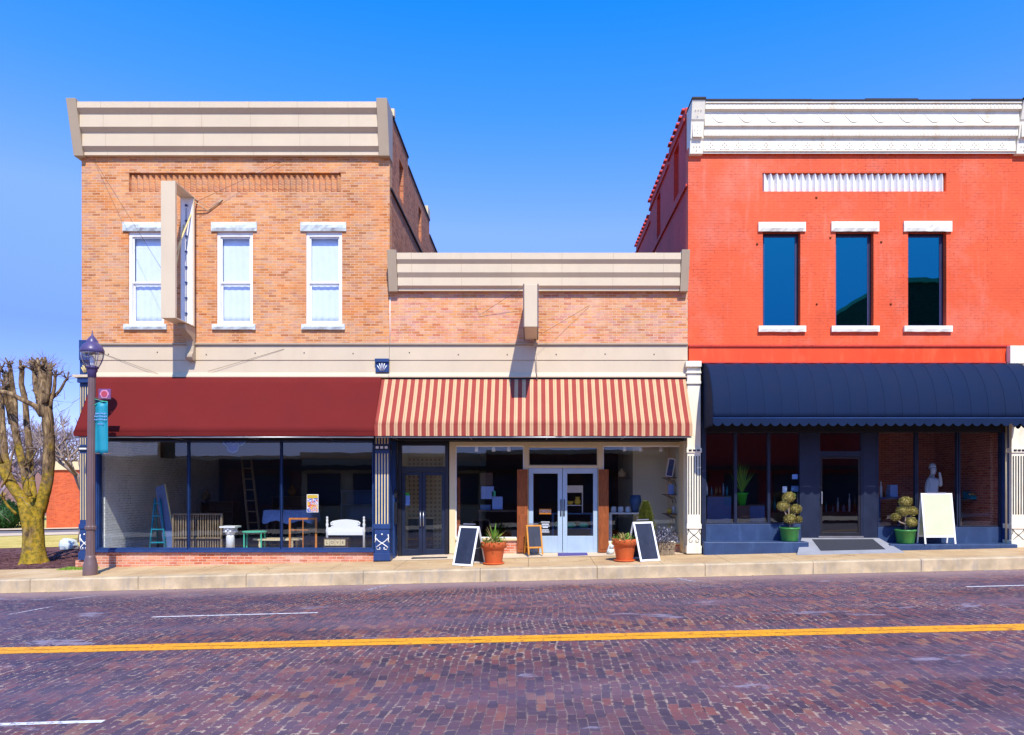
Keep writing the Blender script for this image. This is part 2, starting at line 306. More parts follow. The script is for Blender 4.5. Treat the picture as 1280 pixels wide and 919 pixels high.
def road_mat():
    t = NT('brick_paving'); o = t.obj()
    sx = t.n('ShaderNodeSeparateXYZ'); t.l(o, sx.inputs[0])
    w1 = t.noise(o, 0.45, 2, 0.5); w2 = t.noise(t.mapping(o, (1, 1, 1), (30, 10, 0)), 2.6, 3, 0.5)
    u = t.math('ADD', sx.outputs[1], t.math('MULTIPLY', t.math('SUBTRACT', w2, 0.5), 0.05))
    vv = t.math('ADD', sx.outputs[0], t.math('ADD', t.math('MULTIPLY', t.math('SUBTRACT', w1, 0.5), 0.28), t.math('MULTIPLY', t.math('SUBTRACT', w2, 0.5), 0.05)))
    cv = t.n('ShaderNodeCombineXYZ'); t.l(u, cv.inputs[0]); t.l(vv, cv.inputs[1])
    b = t.n('ShaderNodeTexBrick'); t.l(cv.outputs[0], b.inputs['Vector']); b.offset = 0.5
    b.inputs['Color1'].default_value = (0, 0, 0, 1); b.inputs['Color2'].default_value = (1, 1, 1, 1)
    b.inputs['Mortar'].default_value = (0.5, 0.5, 0.5, 1)
    b.inputs['Scale'].default_value = 1; b.inputs['Mortar Size'].default_value = 0.0055; b.inputs['Mortar Smooth'].default_value = 0.5
    b.inputs['Brick Width'].default_value = 0.215; b.inputs['Row Height'].default_value = 0.092
    f = t.math('ADD', b.outputs['Color'], t.math('MULTIPLY', t.math('SUBTRACT', t.noise(o, 0.55, 5, 0.65), 0.5), 1.1), clamp=True)
    col = t.ramp(f, [(0.0, lin((52, 46, 62))), (0.2, lin((68, 54, 70))), (0.42, lin((90, 62, 74))), (0.62, lin((102, 68, 74))),
                     (0.80, lin((114, 68, 68))), (0.92, lin((134, 74, 64))), (1.0, lin((146, 100, 78)))])
    col = t.mix(0.22, col, lin((92, 68, 84)))
    fine = t.noise(o, 55, 5, 0.75)
    col = t.mix(0.6, col, t.ramp(fine, [(0.3, (0.5, 0.5, 0.5)), (0.7, (1.35, 1.35, 1.35))]), 'MULTIPLY')
    # joints: partly filled with pale sand, partly open and dark
    jn = t.ramp(t.noise(o, 6.0, 5, 0.75), [(0.40, (0, 0, 0)), (0.58, (1, 1, 1))])
    mort = t.mix(jn, lin((42, 36, 50)), lin((150, 128, 122)))
    # wide crumbs of sand along the long joints
    b2 = t.n('ShaderNodeTexBrick'); t.l(cv.outputs[0], b2.inputs['Vector']); b2.offset = 0.5
    b2.inputs['Scale'].default_value = 1; b2.inputs['Mortar Size'].default_value = 0.017; b2.inputs['Mortar Smooth'].default_value = 0.5
    b2.inputs['Brick Width'].default_value = 0.215; b2.inputs['Row Height'].default_value = 0.092
    cr = t.math('MULTIPLY', b2.outputs['Fac'], t.ramp(t.noise(o, 11, 5, 0.8), [(0.52, (0, 0, 0)), (0.57, (1, 1, 1))]))
    col = t.mix(t.math('MULTIPLY', b.outputs['Fac'], 0.9), col, mort)
    # polished wheel lanes, old oil and a dusty bloom
    lanes = t.ramp(t.noise(t.mapping(o, (0.16, 0.9, 1), (3, 1.7, 0)), 0.9, 7, 0.65), [(0.42, (0, 0, 0)), (0.62, (1, 1, 1))])
    col = t.mix(t.math('MULTIPLY', lanes, 0.24), col, lin((146, 126, 146)))
    dark = t.ramp(t.noise(t.mapping(o, (0.5, 0.9, 1), (13, 5, 0)), 0.9, 6, 0.65), [(0.54, (0, 0, 0)), (0.70, (1, 1, 1))])
    col = t.mix(t.math('MULTIPLY', dark, 0.45), col, lin((56, 54, 86)))
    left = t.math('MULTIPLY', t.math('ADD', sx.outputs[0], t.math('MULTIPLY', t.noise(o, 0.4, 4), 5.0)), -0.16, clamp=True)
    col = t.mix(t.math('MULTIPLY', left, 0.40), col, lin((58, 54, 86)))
    zone = t.ramp(t.noise(t.mapping(o, (0.6, 1.0, 1), (21, 9, 0)), 0.7, 5, 0.6), [(0.42, (0.18, 0.18, 0.18)), (0.58, (1, 1, 1))])
    col = t.mix(t.math('MULTIPLY', t.math('MULTIPLY', cr, zone), 0.85), col, lin((196, 172, 152)))
    # cement smears
    sm = t.ramp(t.noise(t.mapping(o, (0.8, 1.6, 1), (7, 3, 0)), 0.62, 8, 0.75, 0.3), [(0.60, (0, 0, 0)), (0.64, (1, 1, 1))])
    col = t.mix(t.math('MULTIPLY', sm, 0.75), col, lin((146, 138, 156)))
    # dusty band by the gutter
    gy = t.ramp(t.math('ADD', sx.outputs[1], t.math('MULTIPLY', t.math('SUBTRACT', t.noise(o, 1.2, 5, 0.7), 0.5), 2.2)),
                [(0, (0, 0, 0)), (1, (1, 1, 1))])
    gm = t.math('MULTIPLY', t.math('SUBTRACT', t.math('ADD', sx.outputs[1], t.math('MULTIPLY', t.noise(o, 1.2, 6, 0.7), 2.0)), 15.2), 0.8, clamp=True)
    col = t.mix(t.math('MULTIPLY', gm, 0.75), col, lin((160, 132, 130)))
    h = t.math('ADD', t.math('MULTIPLY', b.outputs['Fac'], -1.0), t.math('ADD', t.math('MULTIPLY', fine, 0.3), t.math('MULTIPLY', b.outputs['Color'], 0.25)))
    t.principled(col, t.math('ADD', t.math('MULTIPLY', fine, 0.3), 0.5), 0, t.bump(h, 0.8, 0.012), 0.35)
    return t.m
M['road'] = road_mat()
def line_mat(name, rgb, under, keep=0.5):
    t = NT(name); o = t.obj()
    n = t.ramp(t.noise(o, 14, 6, 0.75), [(keep - 0.05, (0, 0, 0)), (keep + 0.05, (1, 1, 1))])
    n2 = t.noise(o, 3, 4)
    c = lin(rgb); col = t.mix(t.math('MULTIPLY', n2, 0.4), c, tuple(v * 0.75 for v in c))
    p = t.principled(t.mix(n, lin(under), col), 0.7, 0, t.bump(t.noise(o, 50, 4), 0.5, 0.004))
    t.l(t.ramp(t.noise(o, 18, 6, 0.75), [(keep - 0.12, (0, 0, 0)), (keep - 0.08, (1, 1, 1))]), p.inputs['Alpha'])
    return t.m
M['yellow_line'] = line_mat('yellow_road_paint', (240, 164, 24), (150, 96, 40), 0.42)
M['white_line'] = line_mat('white_road_paint', (222, 222, 226), (130, 116, 130), 0.42)
M['faded_line'] = line_mat('faded_road_paint', (196, 192, 200), (120, 104, 120), 0.52)
def ground(name, stops, sc, bump=1.0, sc2=30):
    t = NT(name); o = t.obj(); n = t.math('ADD', t.math('MULTIPLY', t.noise(o, sc, 6, 0.7), 0.6), t.math('MULTIPLY', t.noise(o, sc2, 5, 0.8), 0.4))
    t.principled(t.ramp(n, [(p, lin(c)) for p, c in stops]), 0.95, 0, t.bump(t.noise(o, sc2, 6, 0.8), bump, 0.03), 0.1); return t.m
M['mulch'] = ground('mulch', [(0.35, (62, 40, 46)), (0.5, (104, 72, 74)), (0.65, (150, 112, 104))], 4, 1.0, 26)
M['lawn'] = ground('dry_grass', [(0.35, (170, 150, 70)), (0.5, (206, 184, 104)), (0.65, (224, 204, 140))], 1.5, 0.8, 20)
M['earth'] = ground('far_ground', [(0.35, (120, 112, 80)), (0.65, (150, 140, 100))], 0.2, 0.5, 4)
def bark():
    t = NT('mossy_bark'); o = t.obj(); s = t.mapping(o, (1, 1, 0.3))
    n = t.noise(s, 9, 7, 0.7, 0.5); big = t.noise(o, 1.6, 5, 0.7)
    col = t.ramp(n, [(0.35, lin((44, 34, 28))), (0.5, lin((116, 94, 68))), (0.66, lin((176, 148, 108)))])
    sx = t.n('ShaderNodeSeparateXYZ'); t.l(o, sx.inputs[0])
    low = t.math('SUBTRACT', 1.45, t.math('MULTIPLY', sx.outputs[2], 0.27), clamp=True)
    ms = t.ramp(t.math('MULTIPLY', big, t.math('ADD', low, 0.30)), [(0.44, (0, 0, 0)), (0.60, (1, 1, 1))])
    moss = t.ramp(t.noise(o, 12, 5), [(0.35, lin((112, 104, 30))), (0.6, lin((186, 152, 36)))])
    t.principled(t.mix(t.math('MULTIPLY', ms, 0.8), col, moss), 0.9, 0, t.bump(n, 1.0, 0.04), 0.2); return t.m
M['bark'] = bark()
M['bark_far'] = paint('grey_bark', (150, 132, 120), 0.9, 0.3, 4, 0.6)
M['twig_far'] = paint('far_twigs', (150, 134, 146), 0.9, 0.2, 2, 0.2)
def leafmat(name, a, b):
    t = NT(name); ra = t.n('ShaderNodeNewGeometry')
    f = ra.outputs['Random Per Island']
    p = t.principled(t.mix(f, lin(a), lin(b)), 0.6, spec=0.3); return t.m
M['leaf'] = leafmat('topiary_leaf', (84, 84, 30), (206, 190, 112))
M['leaf_green'] = leafmat('green_leaf', (40, 90, 24), (120, 170, 50))
M['leaf_dry'] = leafmat('dry_leaf', (110, 90, 30), (200, 180, 110))
M['leaf_conifer'] = leafmat('conifer_leaf', (60, 84, 24), (150, 150, 60))
M['leaf_dark'] = leafmat('dark_leaf', (20, 50, 26), (50, 90, 40))
M['leaf_lav'] = leafmat('grey_leaf', (90, 90, 110), (150, 150, 160))
M['grass'] = leafmat('grass_blade', (90, 130, 30), (150, 180, 60))

# ------------------------------------------------------------------ mesh building
ORG = {}
class MB:
    def __init__(s): s.v = []; s.f = []; s.sm = []; s._s = False
    def smooth(s, on=True): s._s = on; return s
    def add(s, vs, fs, mat=None):
        b = len(s.v)
        s.v += [tuple(mat @ Vector(p)) if mat else tuple(p) for p in vs]
        s.f += [tuple(i + b for i in f) for f in fs]; s.sm += [s._s] * len(fs); return s
    def box(s, x0, x1, y0, y1, z0, z1, mat=None):
        x0, x1 = sorted((x0, x1)); y0, y1 = sorted((y0, y1)); z0, z1 = sorted((z0, z1))
        return s.add([(x0, y0, z0), (x1, y0, z0), (x1, y1, z0), (x0, y1, z0), (x0, y0, z1), (x1, y0, z1), (x1, y1, z1), (x0, y1, z1)],
                     [(0, 3, 2, 1), (4, 5, 6, 7), (0, 1, 5, 4), (1, 2, 6, 5), (2, 3, 7, 6), (3, 0, 4, 7)], mat)
    def prism(s, poly, a, b, axis, mat=None):
        n = len(poly)
        def P(p, t):
            return {'x': (t, p[0], p[1]), 'y': (p[0], t, p[1]), 'z': (p[0], p[1], t)}[axis]
        vs = [P(p, a) for p in poly] + [P(p, b) for p in poly]
        fs = [tuple(range(n)), tuple(range(2 * n - 1, n - 1, -1))] + [(i, (i + 1) % n, n + (i + 1) % n, n + i) for i in range(n)]
        return s.add(vs, fs, mat)
    def tube(s, pts, r, seg=8, caps=True, mat=None):
        pts = [Vector(p) for p in pts]; n = len(pts)
        rs = r if isinstance(r, (list, tuple)) else [r] * n
        vs, fs = [], []; up = None
        for i, p in enumerate(pts):
            d = (pts[min(i + 1, n - 1)] - pts[max(i - 1, 0)])
            d = d.normalized() if d.length > 1e-9 else Vector((0, 0, 1))
            if up is None: up = Vector((0, 0, 1)) if abs(d.z) < 0.9 else Vector((1, 0, 0))
            a = d.cross(up)
            if a.length < 1e-4: a = d.cross(Vector((0.3, 1, 0.2)))
            a.normalize(); bb = a.cross(d).normalized(); up = bb
            for k in range(seg):
                t = 2 * math.pi * k / seg
                vs.append(p + (a * math.cos(t) + bb * math.sin(t)) * rs[i])
        for i in range(n - 1):
            for k in range(seg):
                k2 = (k + 1) % seg
                fs.append((i * seg + k, i * seg + k2, (i + 1) * seg + k2, (i + 1) * seg + k))
        if caps: fs += [tuple(range(seg))[::-1], tuple((n - 1) * seg + k for k in range(seg))]
        o = s._s; s._s = True; s.add(vs, fs, mat)
        if caps: s.sm[-1] = False; s.sm[-2] = False
        s._s = o; return s
    def lathe(s, cx, cy, prof, seg=20, mat=None, sy=1.0):
        vs, fs = [], []
        for r, z in prof:
            for k in range(seg):
                t = 2 * math.pi * k / seg; vs.append((cx + r * math.cos(t), cy + sy * r * math.sin(t), z))
        n = len(prof)
        for i in range(n - 1):
            for k in range(seg):
                k2 = (k + 1) % seg; fs.append((i * seg + k, i * seg + k2, (i + 1) * seg + k2, (i + 1) * seg + k))
        fs += [tuple(range(seg))[::-1], tuple((n - 1) * seg + k for k in range(seg))]
        o = s._s; s._s = True; s.add(vs, fs, mat); s.sm[-1] = False; s.sm[-2] = False; s._s = o; return s
    def ball(s, c, r, seg=10, rings=7, sz=1.0):
        pr = [(max(0.0005, r * math.sin(math.pi * i / rings)), c[2] - r * sz * math.cos(math.pi * i / rings)) for i in range(rings + 1)]
        return s.lathe(c[0], c[1], pr, seg)
    def build(s, name, mat, parent=None, bevel=0.0, solid=0.0, sub=0, label=None):
        me = bpy.data.meshes.new(name); o = bpy.data.objects.new(name, me); COL.objects.link(o)
        og = Vector((0, 0, 0))
        if parent is not None:
            o.parent = parent; og = ORG.get(parent.name, og); ORG[o.name] = og
        me.from_pydata([tuple(Vector(v) - og) for v in s.v], [], s.f)
        for p, sm in zip(me.polygons, s.sm): p.use_smooth = sm
        bm = bmesh.new(); bm.from_mesh(me); bmesh.ops.recalc_face_normals(bm, faces=bm.faces[:]); bm.to_mesh(me); bm.free()
        me.materials.append(M[mat] if isinstance(mat, str) else mat)
        if solid: md = o.modifiers.new('solid', 'SOLIDIFY'); md.thickness = solid; md.offset = 0
        if bevel: md = o.modifiers.new('bevel', 'BEVEL'); md.width = bevel; md.segments = 2; md.limit_method = 'ANGLE'
        if sub: md = o.modifiers.new('sub', 'SUBSURF'); md.levels = sub; md.render_levels = sub
        if label: o['label'] = label
        return o
def tag(o, label, cat, group=None, kind=None):
    if label: o['label'] = label
    if cat: o['category'] = cat
    if group: o['group'] = group
    if kind: o['kind'] = kind
    return o
def root(name, label, cat, loc=(0, 0, 0), rz=0.0, group=None, local=False):
    """Empty at a thing's base; parts given in world coordinates unless local"""
    e = bpy.data.objects.new(name, None); COL.objects.link(e); e.location = loc; e.rotation_euler = (0, 0, rz)
    e.empty_display_size = 0.2
    ORG[e.name] = Vector((0, 0, 0)) if local else Vector(loc)
    return tag(e, label, cat, group)
def copy_thing(r, loc, rz, label):
    c = r.copy(); COL.objects.link(c); c.location = loc; c.rotation_euler = (0, 0, rz); c['label'] = label
    def rec(a, b):
        for ch in a.children:
            d = ch.copy(); COL.objects.link(d); d.parent = b; rec(ch, d)
    rec(r, c); return c
def structure(mb, name, mat, **kw):
    o = mb.build(name, mat, **kw); o['kind'] = 'structure'; return o
def text(s, name, size, loc, mat, parent, depth=0.003, rot=(R(90), 0, 0)):
    cu = bpy.data.curves.new(name, 'FONT'); cu.body = s; cu.size = size; cu.extrude = depth; cu.align_x = 'CENTER'; cu.align_y = 'CENTER'
    tmp = bpy.data.objects.new('tmp', cu); COL.objects.link(tmp)
    me = bpy.data.meshes.new_from_object(tmp.evaluated_get(bpy.context.evaluated_depsgraph_get()))
    bpy.data.objects.remove(tmp); o = bpy.data.objects.new(name, me); COL.objects.link(o)
    og = ORG.get(parent.name, Vector((0, 0, 0))); o.parent = parent; o.location = Vector(loc) - og; o.rotation_euler = rot
    me.materials.clear(); me.materials.append(M[mat]); return o

def wall(x0, x1, z0, z1, y0, thick, holes, name, mat, parent):
    """front wall with real openings (holes = (x0,x1,z0,z1[,depth])); reveals are part of the wall"""
    xs = sorted({x0, x1} | {h[i] for h in holes for i in (0, 1)}); zs = sorted({z0, z1} | {h[i] for h in holes for i in (2, 3)})
    mb = MB(); inh = lambda cx, cz: any(h[0] < cx < h[1] and h[2] < cz < h[3] for h in holes)
    solid = {}
    for i in range(len(xs) - 1):
        for j in range(len(zs) - 1):
            solid[i, j] = not inh((xs[i] + xs[i + 1]) / 2, (zs[j] + zs[j + 1]) / 2)
    for (i, j), s in solid.items():
        if not s: continue
        a, b, c, d = xs[i], xs[i + 1], zs[j], zs[j + 1]; y1 = y0 + thick
        mb.add([(a, y0, c), (b, y0, c), (b, y0, d), (a, y0, d)], [(0, 1, 2, 3)])
        mb.add([(a, y1, c), (b, y1, c), (b, y1, d), (a, y1, d)], [(3, 2, 1, 0)])
        if not solid.get((i - 1, j)): mb.add([(a, y0, c), (a, y1, c), (a, y1, d), (a, y0, d)], [(0, 1, 2, 3)])
        if not solid.get((i + 1, j)): mb.add([(b, y0, c), (b, y1, c), (b, y1, d), (b, y0, d)], [(3, 2, 1, 0)])
        if not solid.get((i, j - 1)): mb.add([(a, y0, c), (b, y0, c), (b, y1, c), (a, y1, c)], [(3, 2, 1, 0)])
        if not solid.get((i, j + 1)): mb.add([(a, y0, d), (b, y0, d), (b, y1, d), (a, y1, d)], [(0, 1, 2, 3)])
    # weld so normals recalc consistently
    key = {}; nv = []; mp = []
    for v in mb.v:
        k = tuple(round(c, 5) for c in v)
        if k not in key: key[k] = len(nv); nv.append(v)
        mp.append(key[k])
    mb.v = nv; mb.f = [tuple(mp[i] for i in f) for f in mb.f]
    return mb.build(name, mat, parent)

def frame_mb(x0, x1, z0, z1, w, y0, y1, bot=None, top=None):
    m = MB(); b = w if bot is None else bot; t = w if top is None else top
    m.box(x0, x0 + w, y0, y1, z0, z1); m.box(x1 - w, x1, y0, y1, z0, z1)
    m.box(x0 + w, x1 - w, y0, y1, z0, z0 + b); m.box(x0 + w, x1 - w, y0, y1, z1 - t, z1); return m
def rock(x0, x1, y0, y1, z0, z1, seed, nx=14, nz=3, amp=0.035):
    """rock-faced stone: chipped, bulging front"""
    m = MB(); vs = []; fs = []
    for j in range(nz + 1):
        for i in range(nx + 1):
            u = i / nx; v = j / nz; edge = (i in (0, nx)) or (j in (0, nz))
            p = Vector((x0 + (x1 - x0) * u, y0, z0 + (z1 - z0) * v))
            k = mnoise.noise(Vector((p.x * 7 + seed, p.z * 11, seed)))
            dy = 0.01 if edge else -amp * (0.45 + 0.9 * k)
            dz = 0.012 * k if j == 0 else 0
            vs.append((p.x, y0 + dy, p.z + dz))
    W = nx + 1
    for j in range(nz):
        for i in range(nx): fs.append((j * W + i, j * W + i + 1, (j + 1) * W + i + 1, (j + 1) * W + i))
    m.add(vs, fs); b = len(vs)
    m.add([(x0, y0 + 0.01, z0), (x1, y0 + 0.01, z0), (x1, y1, z0), (x0, y1, z0), (x0, y0 + 0.01, z1), (x1, y0 + 0.01, z1), (x1, y1, z1), (x0, y1, z1)],
          [(0, 3, 2, 1), (4, 5, 6, 7), (1, 2, 6, 5), (2, 3, 7, 6), (3, 0, 4, 7)])
    return m
def leaves(mb, c, rad, n, size, rg, shell=0.75, sz=1.0, long=1.6):
    for _ in range(n):
        d = Vector((rg.gauss(0, 1), rg.gauss(0, 1), rg.gauss(0, 1))).normalized()
        rr = rad * (shell + (1 - shell) * rg.random()) * (1 + 0.12 * mnoise.noise(d * 3 + Vector(c)))
        p = Vector(c) + Vector((d.x * rr, d.y * rr, d.z * rr * sz))
        a = (d + Vector((rg.uniform(-1, 1), rg.uniform(-1, 1), rg.uniform(-1, 1))) * 0.9).normalized()
        b = a.cross(Vector((rg.random(), rg.random(), rg.random() + 0.1))).normalized()
        s_ = size * rg.uniform(0.6, 1.3)
        mb.add([p - b * s_ * 0.4, p + a * s_ * long * 0.5, p + b * s_ * 0.4, p + a * s_ * long], [(0, 1, 3), (1, 2, 3)]) if False else \
        mb.add([p, p + a * s_ * long * 0.5 - b * s_ * 0.4, p + a * s_ * long, p + a * s_ * long * 0.5 + b * s_ * 0.4], [(0, 1, 2, 3)])
    return mb
def blade(mb, base, tip, wdt, bow=0.15, seg=4):
    base = Vector(base); tip = Vector(tip); d = tip - base; side = d.cross(Vector((0.2, 1, 0.1))).normalized()
    pts = []
    for i in range(seg + 1):
        t = i / seg; p = base + d * t + Vector((0, 0, bow * d.length * math.sin(math.pi * t * 0.9)))
        pts.append((p, wdt * (1 - t) ** 0.7 + 0.001))
    vs = []
    for p, w_ in pts: vs += [p - side * w_, p + side * w_]
    mb.add(vs, [(2 * i, 2 * i + 1, 2 * i + 3, 2 * i + 2) for i in range(seg)])
# ================================================================== GROUND
def zs(x, y):  return -0.06 + 0.0227 * max(-30, min(30, x)) - 0.018 * (18 - min(y, 18))     # pavement
def zr(x, y):
    c = 0.14 * max(0.0, 1 - ((y - 9.2) / 6.8) ** 2)
    return -0.375 + 0.0233 * max(-30, min(30, x)) + c
def sheet(x0, x1, y0, y1, fn, dz=0.0, nx=24, ny=12, sx=None):
    m = MB().smooth(); vs = []; fs = []
    xs = sx or [x0 + (x1 - x0) * i / nx for i in range(nx + 1)]; n = len(xs)
    for j in range(ny + 1):
        y = y0 + (y1 - y0) * j / ny
        for x in xs: vs.append((x, y, fn(x, y) + dz))
    for j in range(ny):
        for i in range(n - 1): fs.append((j * n + i, j * n + i + 1, (j + 1) * n + i + 1, (j + 1) * n + i))
    return m.add(vs, fs)
XS = [-600, -120, -60, -30] + [-28 + 2 * i for i in range(29)] + [30, 60, 120, 600]
m = MB().smooth(); vs = []; fs = []; ys = [-600, -200, -60, -20, -8, 2, 16.5, 18, 30, 60, 200, 900]
for y in ys:
    for x in XS: vs.append((x, y, -0.85 + 0.0227 * max(-30, min(30, x))))
n = len(XS)
for j in range(len(ys) - 1):
    for i in range(n - 1): fs.append((j * n + i, j * n + i + 1, (j + 1) * n + i + 1, (j + 1) * n + i))
structure(m.add(vs, fs), 'ground', 'earth')
structure(sheet(0, 0, 2.4, 15.92, zr, ny=24, sx=XS), 'road', 'road')
structure(sheet(0, 0, 15.92, 16.05, lambda x, y: zr(x, 15.92) + 0.004, ny=1, sx=XS), 'gutter', 'curb')
# pavement slab with joints
t = NT('pavement_concrete'); o_ = t.obj(); sx_ = t.n('ShaderNodeSeparateXYZ'); t.l(o_, sx_.inputs[0])
jx = t.math('LESS_THAN', t.math('ABSOLUTE', t.math('SUBTRACT', t.math('FRACT', t.math('DIVIDE', t.math('ADD', sx_.outputs[0], 0.9), 1.52)), 0.5)), 0.006)
jy = t.math('LESS_THAN', t.math('ABSOLUTE', t.math('SUBTRACT', sx_.outputs[1], 16.95)), 0.007)
jj = t.math('MAXIMUM', jx, jy)
n1 = t.noise(o_, 0.9, 6, 0.65); n2 = t.noise(t.mapping(o_, (1.0, 3.0, 1)), 1.3, 7, 0.7)
c_ = t.ramp(n1, [(0.3, lin((178, 144, 106))), (0.55, lin((200, 170, 128))), (0.75, lin((210, 184, 146)))])
c_ = t.mix(t.ramp(n2, [(0.55, (0, 0, 0)), (0.75, (0.5, 0.5, 0.5))]), c_, lin((168, 140, 110)))
vo = t.n('ShaderNodeTexVoronoi'); vo.feature = 'DISTANCE_TO_EDGE'; vo.inputs['Scale'].default_value = 0.55
wv = t.n('ShaderNodeVectorMath', operation='ADD'); nz = t.n('ShaderNodeTexNoise'); nz.inputs['Scale'].default_value = 1.6; nz.inputs['Detail'].default_value = 5
t.l(o_, nz.inputs['Vector']); t.l(o_, wv.inputs[0]); t.l(nz.outputs['Color'], wv.inputs[1]); t.l(wv.outputs[0], vo.inputs['Vector'])
ck = t.math('MULTIPLY', t.math('LESS_THAN', vo.outputs[0], 0.008), t.math('GREATER_THAN', t.noise(o_, 0.35, 2), 0.52))
c_ = t.mix(t.math('MULTIPLY', ck, 0.45), c_, lin((110, 88, 66)))
sp = t.ramp(t.noise(o_, 7, 3, 0.5), [(0.70, (0, 0, 0)), (0.74, (1, 1, 1))])
c_ = t.mix(t.math('MULTIPLY', sp, 0.35), c_, lin((120, 100, 84)))
c_ = t.mix(t.math('MULTIPLY', jj, 0.6), c_, lin((96, 80, 66)))
t.principled(c_, 0.9, 0, t.bump(t.noise(o_, 80, 5, 0.7), 0.5, 0.006), 0.2); M['pavement'] = t.m
structure(sheet(0, 0, 16.2, 19.4, zs, ny=4, sx=XS), 'pavement', 'pavement')
# kerb: real step with chamfered edge, in cast lengths
km = MB(); rg = random.Random(3)
x = -31.0
while x < 31:
    L = rg.choice([1.9, 2.4, 3.0, 2.6]); a, b = x, min(31, x + L - 0.012)
    za, zb = zs(a, 16.0) + 0.004, zs(b, 16.0) + 0.004
    pr = lambda z: [(16.0, z - 0.5), (15.985 + 0.01, z - 0.03), (16.02, z), (16.2, z + 0.004), (16.2, z - 0.5)]
    vs = [(a, p[0], p[1]) for p in pr(za)] + [(b, p[0], p[1]) for p in pr(zb)]
    km.add(vs, [(0, 1, 2, 3, 4), (9, 8, 7, 6, 5)] + [(i, (i + 1) % 5, 5 + (i + 1) % 5, 5 + i) for i in range(5)]); x += L
structure(km, 'kerb', 'curb')
structure(sheet(0, 0, -1.5, 2.4, lambda x, y: zr(x, 2.4) + 0.15, ny=2, sx=XS), 'pavement', 'concrete')
def stripe(x0, y0, x1, y1, w_, mat, dz=0.004, n=30):
    m = MB().smooth(); a = Vector((x0, y0)); b = Vector((x1, y1)); d = (b - a).normalized(); s_ = Vector((-d.y, d.x)) * w_ / 2
    vs = []
    for i in range(n + 1):
        p = a.lerp(b, i / n); k = 1 + 0.05 * math.sin(i * 1.7)
        for q in (p - s_ * k, p + s_ * k): vs.append((q.x, q.y, zr(q.x, q.y) + dz))
    m.add(vs, [(2 * i, 2 * i + 1, 2 * i + 3, 2 * i + 2) for i in range(n)])
    return structure(m, 'painted_line', mat)
stripe(-45, 9.35, 45, 9.35, 0.185, 'yellow_line', n=300); stripe(-45, 9.15, 45, 9.15, 0.185, 'yellow_line', n=300)
stripe(X(190, 11.65), 11.65, X(396, 11.65), 11.7, 0.075, 'white_line')
stripe(X(1208, 13.0), 13.0, X(1300, 13.0), 13.02, 0.09, 'white_line')
stripe(X(-60, 6.30), 6.30, X(127, 6.30), 6.33, 0.07, 'white_line')
stripe(X(483, 15.3), 15.75, X(452, 14.4), 14.7, 0.14, 'faded_line'); stripe(X(850, 15.4), 15.75, X(872, 14.6), 14.9, 0.14, 'faded_line')
stripe(X(112, 14.6), 14.9, X(60, 13.9), 14.2, 0.12, 'faded_line'); stripe(X(55, 13.0), 13.2, X(-5, 12), 12.3, 0.10, 'faded_line')
stripe(X(1240, 15.5), 15.8, X(1290, 15), 15.3, 0.12, 'faded_line')
# lot at the left of the buildings
ZL = lambda x, y: -0.06 + 0.0227 * max(-30, min(30, x))
structure(sheet(-60, -11.36, 18.0, 25.6, ZL, dz=0.0, nx=30), 'mulch_bed', 'mulch')
structure(sheet(-60, -11.36, 25.6, 33.5, ZL, dz=0.01, nx=12), 'lawn', 'lawn')
structure(sheet(-60, -11.36, 33.5, 36.0, ZL, dz=0.03, nx=12), 'path', 'concrete')
structure(sheet(-90, -8, 36.0, 39.0, ZL, dz=0.0, nx=12), 'side_road', 'grey_asphalt')
structure(sheet(-90, -8, 39.0, 40.4, ZL, dz=0.06, nx=12), 'path', 'concrete')
structure(sheet(-90, -8, 40.4, 60, ZL, dz=0.0, nx=12), 'lawn', 'lawn')
rg = random.Random(5); mb = MB()
for _ in range(2600):
    x = rg.uniform(-18, -11.4); y = 18.05 + abs(rg.gauss(0, 2.2)); z = ZL(x, y) + 0.01; a = rg.uniform(0, 6.3); l = rg.uniform(0.03, 0.08)
    if y > 25: continue
    mat = Matrix.Translation((x, y, z)) @ Matrix.Rotation(a, 4, 'Z') @ Matrix.Rotation(rg.uniform(-.5, .5), 4, 'X')
    mb.box(-l, l, -l * .35, l * .35, -0.008, 0.01, mat)
tag(mb.build('mulch_chips', 'mulch'), 'dark bark chips strewn over the bed beside the brick corner', 'bark chips', kind='stuff')
mb = MB()
for _ in range(700):
    x = rg.uniform(X(85, 18), X(128, 18)); y = rg.uniform(17.55, 18.0)
    if x > -10.9: y = rg.uniform(17.75, 17.86)
    z = zs(x, y); h = rg.uniform(.02, .06)
    blade(mb, (x, y, z), (x + rg.uniform(-.04, .04), y + rg.uniform(-.04, .04), z + h), 0.006, 0, 2)
tag(mb.build('grass_tuft', 'grass'), 'bright green grass tuft at the foot of the brick corner by the lamp', 'grass', kind='stuff')
mb = MB()
for i in range(3):
    r_ = 0.2 - 0.04 * i
ys_ = 24.2; cx_ = X(85, ys_); vs = []; 
bm_prof = [(0.02, 0), (0.30, 0.02), (0.33, 0.16), (0.26, 0.33), (0.13, 0.42), (0.01, 0.44)]
mb.smooth(False); mb.lathe(cx_, ys_, [(r_, ZL(cx_, ys_) - 0.02 + z) for r_, z in bm_prof], 9, sy=0.7)
mb.v = [(v[0] + 0.09 * mnoise.noise(Vector(v) * 4), v[1], v[2] + 0.08 * mnoise.noise(Vector(v) * 3.1)) for v in mb.v]; mb.sm = [False] * len(mb.f)
tag(mb.build('rock', 'stone'), 'pale grey rock lying at the back edge of the mulch bed', 'rock')

